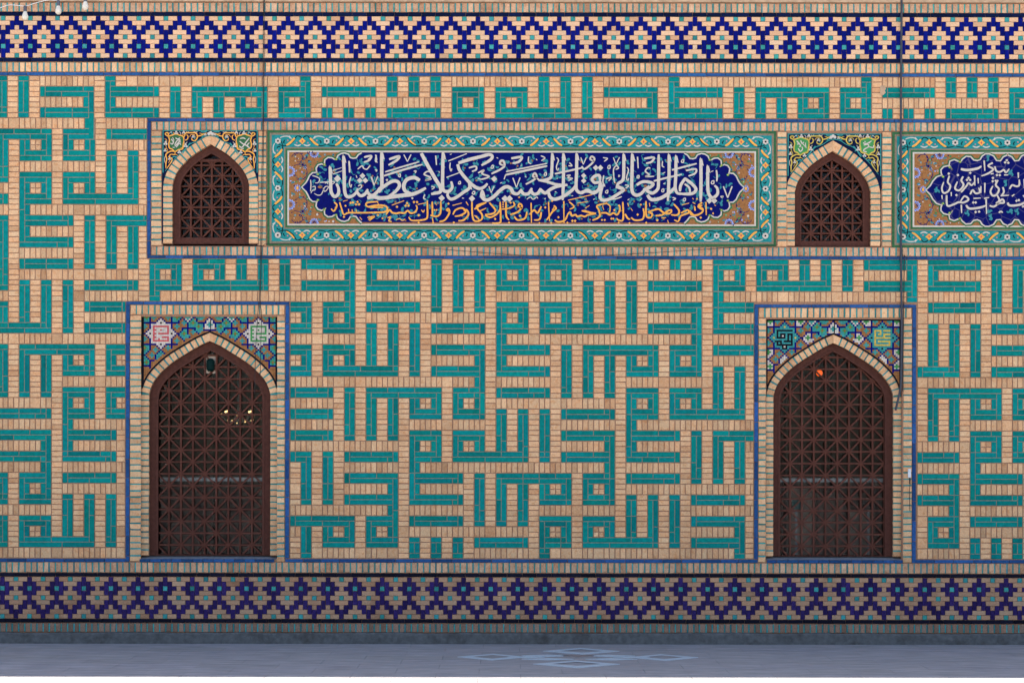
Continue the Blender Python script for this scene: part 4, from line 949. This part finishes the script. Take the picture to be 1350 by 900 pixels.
OS_ = {R6: """20:802,405 832,440 800,502 768,478|20:862,405 882,470 908,540 960,522 1060,522 1200,520 1346,516|16:960,480 965,520|16:1000,485 1005,520|16:1045,485 1050,520|20:1346,462 1200,458 1155,438 1175,408 1290,398|14:900,395 950,382|14:1085,570 1110,600|14:1170,575 1250,560 1190,610|12:1280,400 1300,440""",
R2: """22:0,772 175,766 214,732 190,698 100,690 0,706|22:200,795 236,742 266,770 310,780 352,772 402,776 440,750 470,776 520,766 542,720 530,688|15:262,690 400,640|22:655,640 658,800 640,842 560,858 480,856 450,820|22:710,650 712,790 690,800|22:690,800 760,812 802,770 806,640|18:712,830 722,885|22:790,870 850,852 900,775 892,730 868,742 902,762|15:550,682 640,664|22:1000,862 1060,852 1112,792 1092,740 1060,752|22:940,792 970,742 1040,720 1082,762 1020,802 960,812|15:935,692 1040,664|22:1150,650 1156,800 1182,862 1252,850 1262,792 1200,702 1290,660|16:215,830 250,820 230,862 262,870|12:310,850 350,840 380,860 410,840|14:590,740 610,765 625,740|14:0,850 60,820 20,860|16:1085,650 1110,690|12:760,690 740,660""",
R3: """22:0,732 80,682 132,658|20:60,752 132,720|22:165,660 232,742 200,782 118,792|22:285,650 291,830 280,882 195,886|22:350,650 352,800 384,852|22:120,800 180,822 262,772 291,700|20:430,650 442,690 380,722 300,732|22:398,790 480,762 527,702 502,670 488,700 532,722|22:440,812 482,852 560,832 582,760|22:628,660 632,884|22:610,792 660,742 700,772 742,700|22:740,762 722,842 660,852|22:880,690 904,722 862,762 800,852|20:862,742 890,700|22:820,650 832,866|22:890,852 930,872 1000,852 1032,792|22:990,640 992,884|22:1030,792 1060,762 1080,802 1120,792 1140,812 1180,802 1222,812 1262,792 1346,782|24:1208,745 1290,770 1346,776|16:1036,632 1304,570|18:1050,650 1102,702 1055,732|15:1140,665 1260,645|14:1225,720 1275,690|14:0,800 60,860 0,870""",
R4: """22:10,748 122,772 162,782|22:130,852 182,832 212,802 202,742 182,692 292,664|22:225,772 282,772 322,792 362,772 402,792 432,742 432,690|22:465,650 469,840 420,852 398,828|22:490,782 522,832 548,842|22:558,822 602,852 682,842 702,782 690,720|22:722,640 726,800 772,822 792,782 750,762 802,742|24:800,742 862,728 922,770 962,760|22:828,802 902,792 962,750 1002,740 992,772 938,782|22:1030,672 1088,742 1072,792 1000,792|22:1110,772 1182,738 1194,770 1112,802 1080,862 1036,848|15:1120,682 1200,662|16:895,828 945,822|14:960,850 975,885|16:290,670 325,700 320,770|14:240,690 255,740|14:520,660 530,700|14:555,720 575,750|14:760,660 765,700|18:1212,742 1222,790 1290,795 1346,765|20:1346,685 1300,700 1346,735|14:1240,655 1270,670|14:1255,690 1265,750""",
R5: """22:545,650 549,795|22:505,655 462,690 512,730 492,772 420,796 376,758|14:395,608 410,620|14:640,682 655,692|12:425,700 430,745"""}
OD = {R6: [(985, 412, 15), (1010, 408, 15), (1060, 402, 15), (1044, 430, 15), (1078, 430, 15), (820, 465, 13), (910, 568, 14), (928, 445, 13)], R2: [(320, 708, 15), (432, 668, 15), (416, 694, 15), (447, 694, 15), (508, 655, 16), (542, 655, 16), (560, 800, 15), (560, 882, 14), (735, 742, 12), (758, 742, 12), (890, 672, 14), (1040, 800, 14), (1200, 815, 14), (720, 885, 14), (110, 800, 12), (160, 835, 13), (950, 880, 14)],
      R3: [(400, 660, 14), (505, 805, 16), (495, 600, 12), (720, 885, 12), (785, 712, 14), (1085, 860, 16), (1115, 860, 16), (860, 640, 13), (930, 820, 14), (1030, 880, 13), (384, 880, 14), (230, 840, 14), (318, 655, 11), (318, 680, 11), (318, 705, 11), (850, 885, 13)], R4: [(425, 690, 14), (372, 740, 14), (340, 835, 14), (360, 835, 14), (630, 790, 15), (665, 680, 13), (848, 852, 16), (725, 880, 14), (420, 880, 14), (235, 850, 13), (265, 850, 13), (540, 885, 13)], R5: [(602, 725, 14), (488, 822, 14), (445, 615, 12), (625, 775, 12)]}
def script(par, nm, data, dots, m, d, cut, up=.5):
    mk = MB()
    for (ox, oy), txt in data.items():
        for s in txt.replace('\n', '').split('|'):
            wd, pp = s.split(':'); q = [tuple(float(a) for a in t.split(',')) for t in pp.split()]
            wf = float(wd); mb = MB() if wf >= cut else mk
            stroke(mb, zone(ox, oy+up, q), wf*(.95 if cut > 22 else .86)/Z, d, 0, (.8, .55) if wf > 25 else (.75, .6), 7)
            if wf >= 34 and abs(q[1][0]-q[0][0]) < 12 and q[1][1] > q[0][1]:
                (ax, ay) = q[0]; flat(mb, zone(ox, oy+.5, [(ax-wf*.2, ay-wf*.45), (ax+wf*.5, ay+20), (ax+wf*.85, ay+80), (ax+wf*.4, ay+70), (ax-wf*.35, ay+20)]), d+.0013)
            if wf >= cut: mb.build(nm+'_letter', M[m], par, center=True)
    for (ox, oy), l in dots.items():
        for x, y, r in l: flat(mk, diamond(ox+x/Z, oy+up+y/Z, r/Z, .05), d, 0)
    mk.build(nm+'_marks', M[m], par, kind='stuff')
script(P1, 'white_script', WS, DI, 'white', .0268, 26)
script(P1, 'amber_script', OS_, OD, 'orange', .0268, 20, -.7)
b = MB()
for x, y, r in ((R4[0]+160/Z, R4[1]+388/Z, 2.2), (R4[0]+715/Z, R4[1]+462/Z, 2.4), (R3[0]+305/Z, R3[1]+205/Z, 1.2), (R3[0]+668/Z, R3[1]+345/Z, 1.2), (R1[0]+645/Z, R1[1]+690/Z, 3.2), (R4[0]+122/Z, R4[1]+150/Z, 1.1)): flat(b, circ(x, y+.5, r, 8, r*.6), .0284)
b.build('letter_eyes', M['ochre'], P1)

# --- second panel running out of the frame on the right
P2 = panel('inscription panel at the right edge with smaller white script lines', 1175.6, 173.6, 1478.4, 325.6, 'pnavyc')
ZZ = 7.5
h2 = [(378, 640), (420, 600), (445, 555), (480, 515), (520, 500), (548, 518), (528, 472), (526, 440), (550, 415), (588, 405), (612, 425), (642, 442), (606, 388), (612, 360), (650, 345), (690, 362), (715, 374), (735, 340), (770, 312), (810, 315), (840, 348), (880, 355), (912, 342), (930, 310), (960, 285), (985, 276)]
half2 = [(1170+x/ZZ, 165+y/ZZ) for x, y in h2]; yc2 = 165+640/ZZ; xc2 = 1302.5
half2.append((xc2-.2, 165+275/ZZ))
right_half = [(2*xc2-x, y) for x, y in half2[::-1][1:]]
# the medallion carries on past the first lobe: lobe, lobe, and the mirrored end beyond the frame
xc3 = 1327.0
lim2 = med_shape(half2[:-1]+[(1302.5, 202), (1308, 206), (1312, 212), (1318, 212.5), (1322, 207), (1326.8, 205)], xc3, yc2)
medallion(P2, lim2, xc3, yc2, 202, 298.4, 'pnavyc')
for sx_, xa in ((1, 1204.8), (-1, 1449.2)):
    for sy_, ya in ((1, 202.8), (-1, 296.4)): corner_florals(P2, xa, ya, sx_, sy_, grow(lim2, 2.8, xc3, yc2))
bl2 = [(1170+x/ZZ, 165+y/ZZ) for x, y in ((540, 508), (605, 415), (707, 360))]
cusp_buds(P2, [(x if not mx else 2*xc3-x, y if not my else 2*yc2-y) for x, y in bl2 for mx in (0, 1) for my in (0, 1)])
W2 = """19:715,432 780,442 880,426 918,402|15:945,348 952,450|14:1030,370 985,400 1035,432 1000,466 950,490 918,500|14:1050,405 1065,450 1102,460 1140,440 1160,466 1194,428|13:1142,490 1184,490|14:602,500 586,560 612,600 590,652 545,668 528,622 546,560|15:738,505 720,545 742,590 700,642 658,622 682,556|14:718,662 770,600 792,570 822,592 852,560|15:850,495 854,595|13:885,520 888,575|14:808,682 832,640 862,672 902,660 892,615|15:952,568 952,665|14:912,600 914,668|15:1082,540 1060,590 1092,630 1070,682 1030,694 1008,652 1032,598|14:1130,610 1140,660 1110,700|14:1196,628 1222,590 1262,602 1292,590 1292,535|15:1340,530 1342,620|15:1282,465 1284,520|15:575,690 582,792 642,782 692,760 742,762 792,732 752,700 712,752|13:620,660 622,700|13:528,690 532,730|15:720,785 724,868|17:768,788 802,822 902,812 968,790|15:965,728 970,875|13:945,722 995,712|15:1000,792 1042,802 1092,770 1142,762 1122,730 1072,782|13:1075,690 1095,740 1060,770|13:1125,695 1190,690|17:1178,762 1202,792 1302,782 1352,755|13:1220,700 1245,680|13:1090,862 1110,850 1130,862|13:840,722 912,718|14:1330,690 1352,720|13:1010,480 1040,475"""
mb = MB()
for s in W2.split('|'):
    wd, pp = s.split(':'); stroke(mb, [(1170+float(t.split(',')[0])/ZZ, 165+float(t.split(',')[1])/ZZ) for t in pp.split()], float(wd)*1.28/ZZ, .0268, 0, (.85, .55), 5)
for x, y in ((808, 470), (1168, 345), (1152, 366), (1184, 370), (1072, 492), (1100, 492), (596, 478), (686, 492), (792, 520), (776, 540), (808, 540), (1032, 520), (1030, 552), (1060, 548), (672, 690), (862, 856), (896, 852), (838, 762), (862, 762), (1265, 745), (1288, 738), (1330, 800)): flat(mb, diamond(1170+x/ZZ, 165+y/ZZ, 1.9), .0268)
mb.build('white_script', M['white'], P2)
mb = MB()
for x, y in ((985, 325), (1215, 470), (1160, 570), (485, 640), (785, 865), (1000, 860), (1200, 850), (1275, 850), (1015, 905)):
    X, Y = 1170+x/ZZ, 165+y/ZZ
    for k in range(4):
        a = random.uniform(0, 6.28); stroke(mb, [(X, Y), (X+2.4*math.cos(a), Y+2.4*math.sin(a)), (X+4.4*math.cos(a+.5), Y+4.4*math.sin(a+.5))], 2.4, .0246, 0, (.8, .15), 3)
mb.build('leaf_scrolls', M['pleaf'], P2)

# ------------------------------------------------------------------ cables, lights and fittings on the wall
def cable(name, pts, r, m, label, cat, d=.03, n=6, group=None):
    q = smooth([(p[0], p[1]) for p in pts], n); mb = MB(); mb.add(tube([W(x, y, d) for x, y in q], r, 7)); o = mb.build(name, M[m], smooth=True, center=True)
    return tag(o, label, cat, group)
cable('cable', [(347, -40), (346.6, 60), (346.4, 160), (344.6, 250), (343.6, 330), (342.2, 390), (339.8, 418), (337, 470), (336, 520)], .0026, 'cable', 'thin black cable hanging at the left end of the long inscription', 'cable')
cable('cable', [(348.4, -40), (347.4, 170), (345.2, 330), (343.4, 395), (345, 416), (343.8, 470), (343.5, 496)], .003, 'cable', 'black cable ending on the green Kufic star above the left large window', 'cable', d=.036)
cable('conduit', [(1187.2, -40), (1186.2, 160), (1186.6, 330), (1187.6, 420), (1187.2, 480), (1186.4, 508), (1183, 526), (1179.6, 540)], .0105, 'conduit', 'thick grey conduit running down past the right large window', 'conduit', d=.032)
cable('cable', [(1191, 336), (1190.6, 380), (1189.6, 450), (1189.2, 515)], .004, 'cable', 'dark strip standing for the recess shadow beside the grey conduit', 'cable', d=.03)  # dark tube stands in for the recess shadow line; no cable runs here
cable('cable', [(322, 321.5), (346, 325.5), (356, 322.5), (440, 323), (530, 325.2), (610, 331.5), (690, 337.2), (760, 338.4), (850, 334), (940, 328), (1022, 323.6)], .0023, 'cable', 'thin black wire sagging under the long inscription', 'cable', d=.034)
# string of bulbs
sl_ = tag(empty('string_light', W(60, 10, .1)), 'white cord with three hanging bulbs at the top left corner', 'string light')
def child(mb, nm, m, sm=True):
    o = mb.build(nm, M[m], None, smooth=sm); o.parent = sl_; o.matrix_parent_inverse = sl_.matrix_world.inverted()
    return o
bpy.context.view_layer.update()
mb = MB(); mb.add(tube([W(x, y, .1) for x, y in smooth([(-60, 30), (-20, 22), (0, 15.6), (15, 10.8), (35, 12.2), (50, 8), (66, 4.2), (79, 4.8), (92, .8), (114.5, -2.5), (150, -16)], 5)], .0032, 6)); child(mb, 'cord', 'cord')
for x, y in ((35.4, 13.5), (79, 6), (114.4, .2)):
    c = W(x, y, .1)
    mb = MB(); mb.add(lathe(c[0], c[1], c[2], [(.006, .012), (.015, .006), (.0165, -.035), (.0175, -.042)], 12)); child(mb, 'socket', 'socket')
    mb = MB(); mb.add(lathe(c[0], c[1], c[2]-.04, [(.016, 0), (.018, -.012), (.024, -.03), (.0295, -.045), (.0295, -.056), (.024, -.07), (.012, -.079), (.003, -.081)], 14)); child(mb, 'bulb', 'bulb')
# small metal latch beside the right large window
lt = tag(empty('wall_bracket', W(1198.5, 645, .02)), 'small white metal bracket with a wire beside the right large window', 'bracket')
bpy.context.view_layer.update()
for nm, m, vf in (('plate', 'metal', poly(rect(1196.6, 617, 1200.8, 628.6), .008, .02, .5)), ('slot', 'cable', poly(rect(1198.2, 628, 1200, 637), .01, .016)), ('wire', 'cable', tube([W(1199.6, 634, .018), W(1198.6, 645, .018), W(1199.2, 672, .018)], .0025, 6))):
    mb = MB(); mb.add(vf); o = mb.build(nm, M[m]); o.parent = lt; o.matrix_parent_inverse = lt.matrix_world.inverted()

# ------------------------------------------------------------------ inside the room
for x0_, x1_ in ((-2.72, -2.5), (-3.3, -3.22), (2.95, 3.15), (3.45, 3.52)):  # pale strips added to stand for the lighter grey patches behind the lattice
    b = MB(); v, f = gbox(x0_, 3.4, x1_, 3.6, .35, 8); b.add((v, f)); b.build('added_pale_strip', M['roompale'], B)
def inside(name, label, cat, parts, loc):
    e = tag(empty(name, loc), label, cat); bpy.context.view_layer.update()
    for nm, m, vf in parts:
        mb = MB(); mb.add(vf); o = mb.build(nm, M[m], smooth=m.startswith('glow')); o.parent = e; o.matrix_parent_inverse = e.matrix_world.inverted()
    return e
def ball(x, y, z, r): return lathe(x, y, z, [(r*math.sin(math.pi*k/8)+1e-4, -r*math.cos(math.pi*k/8)) for k in range(9)], 12)
def dep(px, py, dd):    # a point dd metres behind the wall face, seen through the lattice
    k = 1+dd/CAM_D; return ((px-PX)*S*k, dd, (PY-(619+(py-619)*k))*S)
for nm_, pa, pb, dd, za, zb, mm_ in (('added_room_panel', 1038, 1072, 1.5, .35, 1.42, 'roompale'), ('added_room_panel', 1078, 1112, 1.7, .35, 1.36, 'room'), ('added_room_panel', 1120, 1150, 1.6, .35, 1.2, 'roompale'), ('added_room_panel', 300, 330, 1.9, .35, 1.15, 'room'), ('added_room_panel', 225, 262, 1.8, .35, 1.1, 'room')):  # panels added for the lighter patches low in the large windows
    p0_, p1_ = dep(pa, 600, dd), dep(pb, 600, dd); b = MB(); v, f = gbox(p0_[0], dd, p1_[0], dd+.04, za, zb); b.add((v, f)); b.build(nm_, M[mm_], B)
x, y, z = dep(314, 548, 2.2)
prt = [('stem', 'metal', tube([(x, y, z+2.2), (x, y, z-.05)], .01, 8)), ('hub', 'metal', ball(x, y, z-.05, .05))]
for k in range(8):
    a = k*math.pi/4+.2; q = (x+.17*math.cos(a), y+.17*math.sin(a), z-.01+.03*(k % 2))
    prt.append(('arm', 'metal', tube([(x, y, z-.06), (x+.1*math.cos(a), y+.1*math.sin(a), z-.07), q], .006, 6)))
    prt.append(('bulb', 'glow', ball(q[0], q[1], q[2]+.02, .010)))
for k in range(14):
    a = random.uniform(0, 6.28); rr = random.uniform(.05, .19); prt.append(('crystal', 'glow', ball(x+rr*math.cos(a), y+rr*math.sin(a), z-.03-random.uniform(0, .06), .0045)))  # glowing beads paint the crystals' sparkle into the chandelier; they are no lamps
inside('chandelier', 'lit chandelier hanging behind the left large window', 'chandelier', prt, (x, y, z))
x, y, z = dep(1080, 491, 1.0)
inside('pendant_lamp', 'glowing orange lamp behind the top of the right large window', 'lamp', [('cord', 'cable', tube([(x, y, z+1.5), (x, y, z)], .005, 6)), ('globe', 'glow2', ball(x, y, z, .032))], (x, y, z))
x, y, z = W(275.5, 481, -.088)
inside('hanging_lantern', 'dark green oval lantern in the point of the left large window', 'lantern', [('housing', 'roompale', gbox(x-.05, y+.036, x+.05, y+.066, z-.075, z+.085)), ('face', 'dgreen', lathe(x, y+.01, z, [(.001, -.062), (.022, -.058), (.037, -.04), (.039, 0), (.037, .04), (.022, .058), (.001, .062)], 16))], (x, y, z))
for a, b_, lb in ((150, 420, 'pale horizontal rail behind the left large window'), (960, 1240, 'pale horizontal rail behind the right large window')):
    p0, p1 = dep(a, 634.5, .9), dep(b_, 629.5, .9)
    inside('rail', lb, 'rail', [('beam', 'roomwhite', gbox(p0[0], .9, p1[0], .96, p0[2], p1[2])), ('bracket', 'metal', gbox(p0[0]+.1, .91, p0[0]+.13, .95, p0[2]-1.0, p0[2]-.001)), ('bracket', 'metal', gbox(p1[0]-.13, .91, p1[0]-.1, .95, p0[2]-1.0, p0[2]-.001))], p0)
x, y, z = dep(1050, 664, 1.2); inside('notice_board', 'small pale green board low in the right large window', 'board', [('panel', 'screen', gbox(x-.04, y, x+.04, y+.02, z-.045, z+.045)), ('post', 'metal', gbox(x-.01, y+.005, x+.01, y+.018, .35, z-.046))], (x, y, .35))
x, y, z = dep(1145, 664, 1.2); inside('display_screen', 'small black screen low in the right large window', 'screen', [('panel', 'roomdark', gbox(x-.06, y, x+.06, y+.03, z-.05, z+.05)), ('post', 'metal', gbox(x-.01, y+.005, x+.01, y+.02, .35, z-.051))], (x, y, .35))
